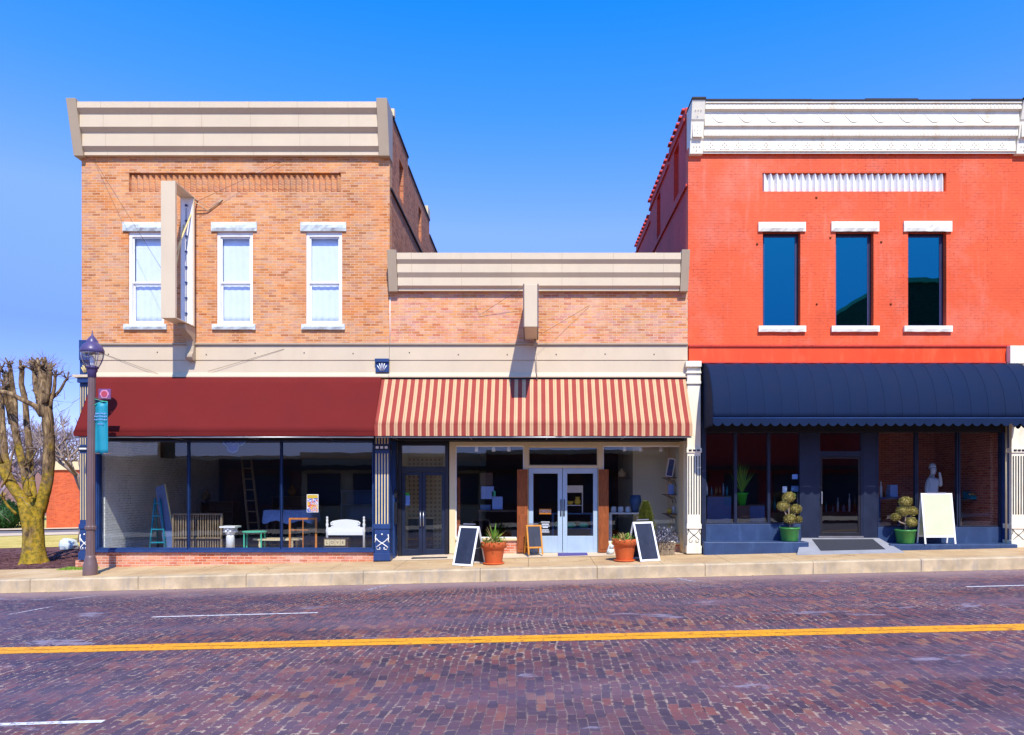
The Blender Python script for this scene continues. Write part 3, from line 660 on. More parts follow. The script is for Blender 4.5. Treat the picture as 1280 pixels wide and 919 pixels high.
mb = MB(); rg = random.Random(55)
for _ in range(260):
    x = rg.uniform(-16, 14); y = 15.9 - abs(rg.gauss(0, .18)) if rg.random() < .7 else rg.uniform(16.3, 17.9)
    z = (zr(x, y) if y < 16 else zs(x, y)) + .012; l = rg.uniform(.012, .03); mt = Matrix.Translation((x, y, z)) @ Matrix.Rotation(rg.uniform(0, 6), 4, 'Z') @ Matrix.Rotation(rg.uniform(-.5, .5), 4, 'X')
    mb.add([(-l, 0, 0), (0, -l * .5, .004), (l, 0, 0), (0, l * .5, .006)], [(0, 1, 2, 3)], mt)
tag(mb.build('leaf_litter', 'leaf_dry'), 'scattered dry leaves along the gutter and pavement', 'leaves', kind='stuff')
# ================================================================== LEFT TWO-STOREY BUILDING
FY = 18.0
LX0, LX1 = X(102), X(487)
BL = root('brick_building', 'two-storey tan and orange brick building with three white-blinded upstairs windows', 'building', ((LX0 + LX1) / 2, FY, -0.3))
wins = [(160.6, 205), (271, 316), (382.5, 427.5)]
holes = [(X(a), X(b), Z(406), Z(290)) for a, b in wins] + [(X(161), X(426), Z(240), Z(216))]
wall(LX0, LX1, Z(431), Z(190), FY, 0.3, holes, 'facade_wall', 'brick_left', BL)
# back plate and sawtooth bricks of the corbel panel
mb = MB().box(X(160), X(427), FY + 0.10, FY + 0.13, Z(241), Z(215))
p0, p1 = X(161), X(426); n = 36; st = (p1 - p0) / n
for i in range(n):
    a = p0 + i * st
    mb.prism([(a + st * 0.05, FY + 0.099), (a + st * 0.5, FY + 0.012), (a + st * 0.95, FY + 0.099)], Z(239.8), Z(218.5), 'z')
mb.build('corbel_panel', 'brick_left', BL)
# side and rear walls
def side_wall(xa, xb, prof, zb, name, mat, parent, holes=()):
    """wall along y: prof = stepped top [(y0,y1,z)], holes = recesses (y0,y1,z0,z1) 8 cm deep"""
    m = MB(); inner = xa if abs(xa) > abs(xb) else xb; face = xb if inner == xa else xa
    for (a, b, zt) in prof:
        cuts = sorted({a, b} | {h[k] for h in holes for k in (0, 1) if a < h[k] < b})
        for c, d in zip(cuts, cuts[1:]):
            hh = [h for h in holes if h[0] <= (c + d) / 2 <= h[1]]
            if not hh: m.box(xa, xb, c, d, zb, zt)
            else:
                h = hh[0]; rec = face + (0.1 if inner > face else -0.1)
                m.box(xa, xb, c, d, zb, h[2]); m.box(xa, xb, c, d, h[3], zt)
                m.box(inner, rec, c, d, h[2], h[3])
    return m.build(name, mat, parent)
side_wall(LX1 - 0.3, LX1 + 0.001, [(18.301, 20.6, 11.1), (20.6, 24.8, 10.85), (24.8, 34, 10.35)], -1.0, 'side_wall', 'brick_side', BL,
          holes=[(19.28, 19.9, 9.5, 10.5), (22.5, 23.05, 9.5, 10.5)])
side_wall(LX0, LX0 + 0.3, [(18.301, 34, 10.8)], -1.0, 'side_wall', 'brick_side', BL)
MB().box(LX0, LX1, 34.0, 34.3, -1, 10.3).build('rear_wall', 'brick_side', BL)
MB().box(LX0 + 0.3, LX1 - 0.3, 18.3, 34, 9.3, 9.4).build('roof', 'roof', BL)
mb = MB()
for a, b, zt in [(18.3, 20.6, 11.1), (20.6, 24.8, 10.85), (24.8, 34, 10.35)]:
    mb.box(LX1 - 0.33, LX1 + 0.03, a, b, zt + 0.002, zt + 0.06)
mb.build('coping', 'black_cap', BL)
mb = MB().box(LX1 + 0.002, LX1 + 0.05, 18.05, 24.5, 9.16, 9.21); mb.build('flashing', 'black_cap', BL)
mb = MB().box(LX1 - 0.25, LX1 + 0.03, 24.3, 24.8, 10.91, 11.2).box(LX1 - 0.2, LX1 + 0.05, 18.35, 18.5, 11.16, 11.35)
mb.build('chimney_stub', 'cream', BL)
# cornice
def metal_cornice(px0, px1, rows, pier, parent, seams, outs=(0.40, 0.30, 0.20, 0.11)):
    """stepped sheet metal cornice; rows = pixel heights on the facade of [top, under, top, under ...]"""
    c = MB()
    prof = []; k = 0
    for i in range(0, len(rows) - 1, 2):
        y = FY - outs[k]; prof += [(y, Z(rows[i], y)), (y, Z(rows[i + 1], y))]; k += 1
    top = prof[0]; prof = [(FY + 0.25, top[1])] + prof + [(FY - 0.002, prof[-1][1]), ]
    x0, x1 = X(px0), X(px1)
    prof2 = prof + [(FY - 0.002, Z(rows[0] + 6)), (FY + 0.25, Z(rows[0] + 6))]
    c.prism(prof, x0, x1, 'x')
    o = c.build('cornice', 'tan', parent)
    s_ = MB()
    for sxx in seams:
        xx = X(sxx)
        for i in range(1, len(prof) - 2, 2):
            (ya, za), (yb, zb) = prof[i], prof[i + 1]
            s_.box(xx - 0.004, xx + 0.004, ya - 0.003, ya + 0.01, zb, za)
    xx = x0 + 0.3
    for i in range(int((x1 - x0) / 0.55)):
        s_.box(x0 + 0.3 + i * 0.55, x0 + 0.32 + i * 0.55, FY - outs[0] + 0.02, FY - outs[0] + 0.05, top[1] - .001, top[1] + 0.018)
    s_.build('seam', 'tan_dark', o)
    for (a, b) in pier:
        zt, zb = Z(rows[0] - 3, FY - outs[0]), Z(rows[-1] + 1, FY - 0.15)
        MB().prism([(FY + 0.26, zb), (FY - 0.16, zb), (FY - outs[0] - 0.06, zt), (FY + 0.26, zt)], a, b, 'x').build('end_pier', 'tan_dark', o, bevel=0.008)
    # shadow gap trim under the cornice
    MB().box(x0, x1, FY - 0.06, FY - 0.0025, Z(rows[-1] + 1.6), Z(rows[-1] + 0.1)).build('drip_edge', 'tan_dark', o)
    return o
metal_cornice(109, 475, [127, 134.5, 142.5, 158.5, 166, 182.5, 189.5, 194], [(X(97), X(108.7)), (X(475.3), X(488.3))], BL,
              [138, 198, 259, 319, 378, 440])
# upstairs windows
def sash_window(px0, px1, py0, py1, parent, seed):
    x0, x1, z0, z1 = X(px0), X(px1), Z(py1), Z(py0); y = FY + 0.03
    w_ = frame_mb(x0, x1, z0, z1, 0.075, y, y + 0.14, bot=0.06, top=0.11).build('window', 'white', parent, bevel=0.006)
    zi0, zi1 = z0 + 0.06, z1 - 0.11; a, b = x0 + 0.075, x1 - 0.075; mid = Z(353.5)
    up = frame_mb(a, b, mid, zi1, 0.035, y + 0.04, y + 0.075, bot=0.045).build('upper_sash', 'white', w_, bevel=0.004)
    lo = frame_mb(a, b, zi0, mid, 0.035, y + 0.08, y + 0.115, top=0.03, bot=0.06).build('lower_sash', 'white', w_, bevel=0.004)
    MB().box(a + 0.03, b - 0.03, y + 0.055, y + 0.06, mid + 0.04, zi1 - 0.03).box(a + 0.03, b - 0.03, y + 0.095, y + 0.10, zi0 + 0.05, mid - 0.025).build('pane', 'glass', w_)
    # gathered cloth behind the glass
    m = MB().smooth(); vs = []; fs = []; N = 26; K = 10
    for j in range(K + 1):
        for i in range(N + 1):
            xx = a + 0.01 + (b - a - 0.02) * i / N; zz = zi0 + (zi1 - zi0) * j / K
            vs.append((xx, y + 0.155 + 0.006 * math.sin(i * 1.1 + seed + 0.6 * math.sin(j * .8)) * (1.2 - j / K), zz))
    for j in range(K):
        for i in range(N): fs.append((j * (N + 1) + i, j * (N + 1) + i + 1, (j + 1) * (N + 1) + i + 1, (j + 1) * (N + 1) + i))
    m.add(vs, fs).build('curtain', 'curtain', w_, solid=0.004)
    return w_
for k, (a, b) in enumerate(wins):
    sash_window(a, b, 290, 406, BL, k * 2.1)
    rock(X(a - 6.5), X(b + 5.5), FY - 0.05, FY + 0.04, Z(289.5), Z(278.5), k * 3.3).build('lintel', 'stone', BL)
    rock(X(a - 5), X(b + 4), FY - 0.07, FY + 0.04, Z(412.5), Z(406), k * 5.1, nz=2).build('sill', 'stone', BL)

# ================================================================== MIDDLE ONE-STOREY BUILDING
MX0, MX1 = X(487) + 0.003, X(860) - 0.003
BM = root('brick_storefront', 'low pale brick shop building between the taller ones, beige cornice on top', 'building', ((MX0 + MX1) / 2, FY, -0.1))
wall(MX0, MX1, Z(431), Z(360), FY + 0.003, 0.3, [], 'facade_wall', 'brick_mid', BM)
metal_cornice(499, 848, [316, 324, 330, 340.5, 347, 357, 361, 363.5], [(X(487.5), X(498.5)), (X(848.5), X(858.5))], BM, [517, 578, 640, 702, 765, 827], outs=(0.33, 0.26, 0.19, 0.12))
MB().box(MX0, MX1, FY + 0.31, 33.5, 6.9, 7.0).build('roof', 'roof', BM)
MB().box(MX0, MX1, 33.5, 33.8, -1, 7.2).build('rear_wall', 'brick_side', BM)
MB().tube([(X(487.6), FY - 0.012, Z(372)), (X(487.6), FY - 0.012, Z(430))], 0.01, 6).build('sealant_strip', 'white', BM)

# ------------------------------------------------------------------ frieze band, one length per building
def frieze(xa, xb, parent):
    m = MB().box(xa, xb, FY - 0.05, FY + 0.3, Z(450.6), Z(432)).box(xa, xb, FY - 0.045, FY + 0.3, Z(468), Z(451.8)).box(xa, xb, FY - 0.03, FY + .3, Z(451.8), Z(450.6))
    m.prism([(FY - 0.045, Z(466)), (FY - 0.10, Z(470.5)), (FY - 0.10, Z(472.5)), (FY + 0.2, Z(472.5)), (FY + 0.2, Z(466))], xa, xb, 'x')
    o = m.build('frieze', 'tan', parent, bevel=0.004)
    MB().box(xa, xb, FY - 0.10, FY - 0.002, Z(431.8), Z(429.6)).build('ledge', 'tan_dark', o, bevel=0.004)
    s_ = MB(); rg = random.Random(int(xa * 10)); xx = xa + 0.5
    while xx < xb:
        s_.ball((xx, FY - 0.053, Z(442 + rg.uniform(-2, 2))), 0.016, 6, 4); xx += 1.22
    s_.build('bolt', 'furn', o)
    return o
frieze(LX0 + 0.2, X(486.8), BL); frieze(X(487.2), X(859), BM)

# ------------------------------------------------------------------ pilasters
def scroll(m, cx, y, z0, z1, w_, r=0.012):
    h = z1 - z0
    def arc(pts): m.tube([(cx + a * w_, y, z0 + b * h) for a, b in pts], r, 6)
    for s_ in (-1, 1):
        arc([(-s_ * .38, .95), (-s_ * .42, .75), (-s_ * .2, .52), (s_ * .12, .32), (s_ * .36, .14), (s_ * .30, .0), (s_ * .12, .02), (s_ * .14, .14)])
        arc([(s_ * .45, .45), (s_ * .38, .58), (s_ * .42, .7)])
    m.ball((cx, y, z0 + h * .95), r * 1.8, 8, 5)
def palmette(m, cx, y, z0, h, w_):
    for a in (-50, -25, 0, 25, 50):
        t = R(a); m.tube([(cx + .15 * w_ * math.sin(t), y, z0), (cx + .5 * w_ * math.sin(t), y, z0 + h * math.cos(t))], [0.006, 0.012], 6)
def pilaster(px0, px1, parent, top, style, base, d=17.9, stripes_=((546, 555), (567, 656)), band=(556, 563), ns=5, foot=None):
    x0, x1 = X(px0, d), X(px1, d); cx = (x0 + x1) / 2; W = x1 - x0; z = lambda p: Z(p, d)
    body, strip, orn = {'blue': ('blue', 'gold', 'white'), 'white': ('white_old', 'black', 'black')}[style]
    m = MB().box(x0 + .012, x1 - .012, d, FY + 0.25, z(base), z(top)).box(x0 - .01, x1 + .01, d - 0.03, FY + .2, z(base), z(base - 9.5))
    m.box(x0 - .004, x1 + .004, d - 0.025, FY + .2, z(655), z(661))
    o = m.build('pilaster', body, parent, bevel=0.006)
    s_ = MB()
    for a, b in stripes_:
        for k in range(ns):
            xx = x0 + W * (k + 0.75) / (ns + 0.5)
            s_.box(xx - W * .030, xx + W * .030, d - 0.012, d + .01, z(b), z(a))
    s_.build('flute_strip', strip, o)
    g = MB().box(x0 - .008, x1 + .008, d - 0.03, FY + .1, z(band[1]), z(band[0]))
    g.build('band', 'navy_dark' if style == 'blue' else 'white_old', o, bevel=0.005)
    g = MB()
    for k in (-1, 0, 1): g.box(cx + k * W * .28 - .035, cx + k * W * .28 + .035, d - 0.045, d, z(band[1] - 2), z(band[0] + 2))
    g.build('rosette', 'white' if style == 'blue' else 'black', o)
    g = MB(); scroll(g, cx, d - 0.006, z(687 if style == 'blue' else 678), z(667 if style == 'blue' else 655.5), W, 0.012 if style == 'blue' else 0.007); g.build('scroll_ornament', orn, o)
    return o
# left corner pilaster of the two-storey building: full storey height
pl = pilaster(99, 112, BL, 428, 'blue', 700, d=17.86, stripes_=((483, 556), (567, 650)), band=(558, 564), ns=4)
MB().box(X(98.5, 17.8), X(112, 17.8), 17.8, 17.9, Z(452), Z(427)).box(X(97.5, 17.8), X(113, 17.8), 17.76, 17.9, Z(480), Z(474)).build('capital', 'blue', pl, bevel=.006)
g = MB(); palmette(g, X(104.5, 17.8), 17.84, Z(467), .2, .2); g.build('leaf_ornament', 'gold', pl)
MB().box(X(93, 17.8), X(112, 17.8), 17.72, 17.86, Z(473.6), Z(470.4)).build('ledge_end', 'tan', pl, bevel=.005)
pl = pilaster(467.5, 487.5, BL, 540, 'blue', 701, d=17.85)
# small capital block above the awnings
mb = MB().box(X(470.5), X(487), FY - 0.11, FY - 0.052, Z(466), Z(450)).box(X(470), X(487.5), FY - 0.15, FY - 0.052, Z(454), Z(449.5))
cp = mb.build('capital', 'blue', BL, bevel=0.006); g = MB(); palmette(g, X(478.7), FY - 0.118, Z(464.5), .2, .3); g.build('leaf_ornament', 'white', cp)

# ------------------------------------------------------------------ left shopfront
SL = 18.10      # glass plane
sg = MB().box(X(112), X(467), FY + 0.02, FY + 0.3, -1.2, Z(690.5)); sg.build('bulkhead_wall', 'brick_low', BL)
MB().box(X(98), X(112), FY - 0.12, FY + 0.2, -1.2, Z(700.2)).build('bulkhead_wall', 'brick_low', BL)
MB().box(X(112), X(468), FY - 0.02, FY + 0.28, Z(551), Z(468)).build('fascia', 'black', BL)
MB().box(X(112), X(468), FY - 0.05, FY + 0.25, Z(690.5), Z(687)).build('sill', 'blue', BL, bevel=.006)
bays = [(123, 233), (235.5, 349.5), (352, 465)]
for k, (a, b) in enumerate(bays):
    f = frame_mb(X(a) - .05, X(b) + .03, Z(687) + .002, Z(550), 0.036, SL - 0.06, SL + 0.06).build('shop_window', 'blue', BL, bevel=.005)
    MB().box(X(a), X(b), SL - .003, SL + .003, Z(687) + .05, Z(550) - .04).build('pane', 'glass', f)
MB().box(X(112), X(122) - .01, FY, FY + .2, Z(687) + .001, Z(551)).build('corner_post', 'blue', BL, bevel=.006)
# interior of the left shop
IB = Z(688) - 0.06
MB().box(LX0 + .32, X(470), FY + .31, 30, IB - .2, IB).build('shop_floor', 'inner_floor', BL)
MB().box(LX0 + .32, X(470), FY + .31, 30, 3.45, 3.6).build('ceiling', 'inner_grey', BL)
MB().box(LX0 + .305, LX0 + .4, FY + .31, 30, IB, 3.44).build('inner_wall', 'brick_white', BL)
MB().box(LX0 + .41, X(470), 24.9, 25.1, IB, 3.44).build('inner_wall', 'inner_blue', BL)
MB().box(X(470) - .02, X(470) + .1, FY + .31, 29.9, IB, 3.44).build('inner_wall', 'inner_dark', BL)
MB().box(LX0 + .41, X(469), 21.0, 21.35, 2.55, 3.1).build('beam', 'furn', BL)

# ------------------------------------------------------------------ middle shopfront, set back under the awning
SM = 18.62
zap = lambda x: -0.085 if x < -3.55 else (-0.085 + (x + 3.55) / 1.4 * 0.055 if x < -2.15 else -0.03 + (x + 2.15) / 5.9 * 0.06)
mb = MB(); xs_ = [X(487.7), -3.2, -2.15, 0, 2, MX1]
for a, b in zip(xs_, xs_[1:]):
    vs = [(a, FY - .02, zs(a, 18) + .004), (b, FY - .02, zs(b, 18) + .004), (b, SM, zap(b) + .004), (a, SM, zap(a) + .004)]
    mb.add(vs, [(0, 1, 2, 3)])
mb.build('threshold_slab', 'concrete', BM)
dz = lambda p: Z(p, SM); dx = lambda p: X(p, SM)
MB().box(X(487.6), MX1, FY - .02, FY + .28, Z(551), Z(468)).build('fascia', 'black', BM)
MB().box(X(487.6), MX1, FY + .281, SM + .2, 3.05, 3.2).build('soffit', 'black', BM)
MB().box(X(487.7), X(487.7) + .06, FY + .26, SM + .02, -.6, 3.05).build('side_panel', 'blue', BM)
MB().box(MX1 - .09, MX1, FY + .1, SM + .02, -.4, 3.05).build('side_panel', 'cream', BM)
MB().box(dx(497), MX1, SM - .02, SM + .1, dz(552.5), 3.06).build('header', 'black', BM)
# double glass door in a dark frame
e0 = dx(498); e1 = dx(561)
df = frame_mb(e0, e1, dz(695.5), dz(552.8), 0.09, SM - .06, SM + .06, bot=0.03).box(e0 + .09, e1 - .09, SM - .055, SM + .055, dz(590), dz(583.5)).build('door_frame', 'dark', BM, bevel=.005)
MB().box(e0 + .09, e1 - .09, SM, SM + .006, dz(583.5), dz(554)).build('pane', 'glass', df)
for (a, b, s_) in ((e0 + .095, dx(528) - .004, 1), (dx(528) + .004, e1 - .095, -1)):
    dr = frame_mb(a, b, dz(695) + .02, dz(590) - .005, 0.085, SM - .03, SM + .03, bot=0.16).build('door', 'blue' if 0 else 'navy_dark', BM, bevel=.005)
    MB().box(a + .08, b - .08, SM, SM + .006, dz(695) + .15, dz(590) - .08).build('pane', 'glass', dr)
    hx = b - .035 if s_ > 0 else a + .035
    MB().tube([(hx, SM - .03, dz(640)), (hx, SM - .09, dz(641)), (hx, SM - .09, dz(657)), (hx, SM - .03, dz(658))], .012, 8).build('handle', 'metal', dr)
# cream shopfront frame with kick panels
cf = MB(); yb = (SM - .05, SM + .08)
for a, b in ((562, 569.5), (655, 660.5), (747.5, 753.5), (851.5, 857)): cf.box(dx(a), dx(b), *yb, dz(692), dz(552.5))
cf.box(dx(569.5), dx(655), *yb, dz(557.5), dz(552.5)); cf.box(dx(660.5), dx(747.5), *yb, dz(558.5), dz(552.5)); cf.box(dx(753.5), dx(851.5), *yb, dz(557.5), dz(552.5))
cf.box(dx(569.5), dx(655), SM - .09, SM + .08, dz(675.5), dz(672.5)); cf.box(dx(753.5), dx(851.5), SM - .09, SM + .08, dz(680.5), dz(677.5))
cf.box(dx(660.5), dx(747.5), *yb, dz(585), dz(582.5)); cf.box(dx(569.5), dx(573), *yb, dz(692), dz(675.5))
cfo = cf.build('shopfront_frame', 'cream', BM, bevel=.006)
MB().box(dx(573), dx(655), SM - .03, SM + .1, -.3, dz(675.5)).box(dx(753.5), dx(851.5), SM - .03, SM + .1, -.3, dz(680.5)).build('bulkhead_wall', 'brick_low', BM)
for a, b, c, e in ((569.5, 655, 672.5, 557.5), (753.5, 851.5, 677.5, 557.5)):
    f = frame_mb(dx(a), dx(b), dz(c), dz(e), .025, SM - .02, SM + .03).build('shop_window', 'white', BM)
    MB().box(dx(a) + .02, dx(b) - .02, SM, SM + .006, dz(c) + .02, dz(e) - .02).build('pane', 'glass', f)
f = frame_mb(dx(660.5), dx(747.5), dz(582.5), dz(558.5), .025, SM - .02, SM + .03).build('transom_window', 'cream', BM)
MB().box(dx(660.5) + .02, dx(747.5) - .02, SM, SM + .006, dz(582.5) + .02, dz(558.5) - .02).build('pane', 'glass', f)
for a, b, s_ in ((661, 702.8, 1), (703.4, 747, -1)):
    x0_, x1_ = dx(a), dx(b)
    d_ = MB(); w1 = .115
    d_.box(x0_, x0_ + w1, SM - .02, SM + .03, dz(691), dz(585.3)); d_.box(x1_ - w1, x1_, SM - .02, SM + .03, dz(691), dz(585.3))
    d_.box(x0_ + w1, x1_ - w1, SM - .02, SM + .03, dz(691), dz(670)); d_.box(x0_ + w1, x1_ - w1, SM - .02, SM + .03, dz(592), dz(585.3))
    do = d_.build('door', 'doorblue', BM, bevel=.006)
    MB().box(x0_ + w1, x1_ - w1, SM, SM + .006, dz(670), dz(592)).build('pane', 'glass', do)
    hx = x1_ - .035 if s_ > 0 else x0_ + .035
    MB().tube([(hx, SM - .02, dz(624)), (hx, SM - .07, dz(626)), (hx, SM - .075, dz(634)), (hx, SM - .07, dz(642)), (hx, SM - .02, dz(645))], [.008, .014, .011, .014, .018], 8).build('handle', 'black', do)
for a, b in ((646.5, 659.8), (747.6, 760.3)):
    x0_, x1_ = dx(a), dx(b); so_ = MB().box(x0_, x1_, SM - .12, SM - .09, dz(690), dz(587)); 
    for zz0, zz1 in ((591, 632), (643, 686)):
        so_.box(x0_ + .035, x1_ - .035, SM - .13, SM - .119, dz(zz1), dz(zz0))
    so_.build('shutter', 'shutter', BM, bevel=.006)
MB().box(dx(562), dx(653), FY + .5, SM - .06, -.5, -.45)
# interior of the middle shop (two rooms)
FL = -0.02
MB().box(X(488), MX1, SM + .101, 29, FL - .15, FL - .004).build('shop_floor', 'inner_floor', BM)
MB().box(X(488), dx(560), SM + .101, 29, 3.25, 3.35).build('ceiling', 'inner_cream', BM)
MB().box(dx(560) + .001, MX1, SM + .101, 29, 3.25, 3.35).build('ceiling', 'inner_dark', BM)
MB().box(X(488), MX1, 29, 29.2, FL, 3.25).build('inner_wall', 'inner_dark', BM)
MB().box(X(488), X(488) + .06, SM + .2, 29, FL, 3.25).build('inner_wall', 'inner_cream', BM)
MB().box(dx(560), dx(561), SM + .101, 29, FL, 3.25).build('inner_wall', 'inner_cream', BM)
MB().box(dx(561.1), dx(562.5), SM + .101, 29, FL, 3.25).build('inner_wall', 'inner_dark', BM)
# papered partition behind the dark-framed door
MB().box(X(488) + .07, dx(559.5), 20.3, 20.4, FL, 3.24).build('inner_wall', 'inner_cream', BM)
MB().box(X(507, 20.28), X(553.5, 20.28), 20.27, 20.299, FL, 2.55).build('papered_panel', 'wallpaper', BM)
MB().box(dx(803), dx(806), 20.4, 24, FL, 3.24).box(dx(806.2), MX1, 20.4, 20.5, FL, 3.24).build('inner_wall', 'inner_cream', BM)
MB().box(MX1 - .05, MX1 - .002, SM + .101, 29, FL, 3.25).build('inner_wall', 'inner_cream', BM)

# ================================================================== RED BUILDING
RX0, RX1 = X(860) + 0.003, X(1330)
BR = root('red_brick_building', 'two-storey bright red painted brick building with white pressed cornice and dark upstairs windows', 'building', ((RX0 + X(1283)) / 2, FY, 0))
rw = [(953.5, 1000.5), (1044.5, 1092), (1135, 1183)]
wall(RX0, RX1, Z(434), Z(185), FY, 0.3, [(X(a), X(b), Z(408), Z(290)) for a, b in rw] + [(X(953), X(1183), Z(239.5), Z(216))], 'facade_wall', 'red', BR)
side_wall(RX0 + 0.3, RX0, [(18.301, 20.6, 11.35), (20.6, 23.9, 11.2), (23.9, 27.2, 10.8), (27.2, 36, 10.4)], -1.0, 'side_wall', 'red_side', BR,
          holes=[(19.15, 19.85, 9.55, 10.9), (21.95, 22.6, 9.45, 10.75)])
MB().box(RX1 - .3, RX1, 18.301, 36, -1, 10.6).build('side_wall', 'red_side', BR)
MB().box(RX0 + .3, RX1 - .3, 18.3, 36, 9.4, 9.5).build('roof', 'roof', BR)
MB().box(RX0, RX1, 36.0, 36.3, -1, 10.3).build('rear_wall', 'red_side', BR)
mb = MB()      # corbelled brick coping: small stepped teeth
y = 18.45
while y < 35.5:
    zt = 11.35 if y < 20.6 else 11.2 if y < 23.9 else 10.8 if y < 27.2 else 10.4
    mb.box(RX0 - .06, RX0 + .33, y, y + .22, zt + .002, zt + .055); y += .36
mb.box(RX0 - .05, RX0 - .002, 18.3, 20.6, 11.0, 11.08).box(RX0 - .05, RX0 - .002, 20.6, 23.9, 10.85, 10.93).box(RX0 - .05, RX0 - .002, 23.9, 27.2, 10.45, 10.53)
mb.build('coping', 'red_side', BR)
MB().box(RX0 - .05, RX0 - .002, 18.05, 25.0, 9.24, 9.31).build('flashing', 'red_side', BR)
# pressed-metal cornice
cx0, cx1 = X(878), X(1266)
def cz(p, out): return Z(p, FY - out)
prof = [(FY + .25, cz(126.5, .36)), (FY - .36, cz(126.5, .36)), (FY - .36, cz(128.5, .36)), (FY - .33, cz(129, .33)), (FY - .33, cz(136, .33)), (FY - .27, cz(139, .27)),
        (FY - .25, cz(140, .25)), (FY - .25, cz(157, .25)), (FY - .22, cz(158, .22)), (FY - .19, cz(161.5, .19)), (FY - .19, cz(163, .19)), (FY - .19, cz(169.5, .19)), (FY - .13, cz(172.5, .13)),
        (FY - .11, cz(173.5, .11)), (FY - .11, cz(189, .11)), (FY - .08, cz(190, .08)), (FY - .08, cz(192, .08)), (FY - .002, cz(192, 0)), (FY - .002, Z(140)), (FY + .25, Z(140))]
co = MB().prism(prof, cx0, cx1, 'x').build('cornice', 'white_old', BR)
orn = MB(); n = int((cx1 - cx0) / .094)
for i in range(n):
    xx = cx0 + .05 + i * .094
    orn.box(xx - .018, xx + .018, FY - .338, FY - .32, cz(134, .33), cz(131, .33), ).box(xx + .02, xx + .056, FY - .198, FY - .18, cz(168, .19), cz(165, .19))
orn.build('dentil', 'white_old', co)
orn = MB(); n = int((cx1 - cx0) / .655)
for i in range(n + 1):
    a = cx0 + .06 + i * .66; pts = []
    if a + .5 > cx1: break
    for k in range(9): u = k / 8; pts.append((a + .08 + u * .48, FY - .253, cz(143, .25) - .2 * math.sin(math.pi * u)))
    orn.tube(pts, [.005, .006, .008, .010, .011, .010, .008, .006, .005], 6)
    orn.ball((a + .32, FY - .25, cz(146, .25)), .014, 8, 5)
orn.build('swag', 'white_old', co)
orn = MB(); n = int((cx1 - cx0) / .345)
for i in range(n):
    a = cx0 + .07 + i * .345; zc = cz(181, .11)
    for (p, q, r_, s_) in ((a, a + .22, -.12, -.108), (a, a + .22, .108, .12), (a, a + .012, -.12, .12), (a + .208, a + .22, -.12, .12)):
        orn.box(p, q, FY - .117, FY - .10, zc + r_, zc + s_)
    for dx_, dz_ in ((-.04, 0), (.04, 0), (0, .05), (0, -.05)): orn.ball((a + .11 + dx_, FY - .11, zc + dz_), .02, 6, 4)
orn.build('rosette_panel', 'white_old', co)
cap = MB(); xx = cx0; rg = random.Random(9)
while xx < cx1 - .01:
    nx = min(cx1, xx + 1.3); z0_ = cz(126.3, .36); cap.box(xx, nx - .004, FY - .38, FY + .3, z0_ + .002, z0_ + rg.uniform(.03, .06)); xx = nx
cap.build('coping', 'black_cap', co)
for a, b in ((X(861), X(877.3)), (X(1266.5), X(1284))):
    p = MB().prism([(FY + .26, cz(192.5, .12)), (FY - .12, cz(192.5, .12)), (FY - .16, cz(176, .16)), (FY - .19, cz(173, .19)), (FY - .25, cz(152, .25)), (FY - .28, cz(149, .28)), (FY - .40, cz(124.5, .4)), (FY + .26, cz(124.5, .4))], a, b, 'x').build('end_pier', 'white_old', co, bevel=.01)
    g = MB().box(a + .05, b - .05, FY - .25, FY - .2, cz(171, .24), cz(152.5, .27)); 
    for zz, oo in ((183, .155), (162, .26), (137, .355)):
        for dx_, dz_ in ((-.07, 0), (.07, 0), (0, .08), (0, -.08), (0, 0)): g.ball(((a + b) / 2 + dx_, FY - oo + .004, cz(zz, oo) + dz_), .013, 8, 5)
    g.build('rosette', 'white_old', p)
    MB().box(a - .01, b + .01, FY - .43, FY + .27, cz(124.3, .4), cz(121.5, .4)).build('cap', 'black_cap', p, bevel=.01)
# white corbel panel of slanted bricks
a, b = X(953), X(1183); n = 29; st = (b - a) / n; mb = MB()
mb.box(a - .02, b + .02, FY + .12, FY + .15, Z(240), Z(215))
for i in range(n):
    p = a + i * st
    mb.prism([(p + .002, FY + .119), (p + st * .26, FY - .012), (p + st - .002, FY + .119)], Z(239.4), Z(217.2), 'z')
mb.build('corbel_panel', 'white', BR)
for k, (a, b) in enumerate(rw):
    x0_, x1_, z0_, z1_ = X(a), X(b), Z(408), Z(290)
    f = frame_mb(x0_, x1_, z0_, z1_, .06, FY + .14, FY + .22, bot=.04).build('window', 'navy_dark', BR, bevel=.006)
    frame_mb(x0_ + .06, x1_ - .06, z0_ + .04, z1_ - .06, .022, FY + .155, FY + .19).build('bead', 'lilac', f)
    MB().box(x0_ + .06, x1_ - .06, FY + .17, FY + .176, z0_ + .04, z1_ - .06).build('pane', 'glass_upper', f)
    rock(X(a - 6), X(b + 6), FY - .06, FY + .04, Z(290), Z(278.5 - .6 * k), 11 + k * 2.7, amp=.03).build('lintel', 'stone_white', BR)
    rock(X(a - 6), X(b + 6), FY - .08, FY + .04, Z(415.5), Z(408), 21 + k * 2.7, nz=2, amp=.02).build('sill', 'stone_white', BR)
MB().box(RX0 + .3, RX1 - .3, FY + .9, FY + 1, 4.4, 9.3).build('inner_wall', 'inner_dark', BR)
g = MB()
for px, py in ((946.5, 305), (1038, 297), (1101.5, 302.5), (1021, 380), (1113.5, 380), (1020.5, 247)):
    g.ball((X(px), FY - .005, Z(py)), .03, 8, 5)
g.build('anchor_plate', 'shutter', BR)
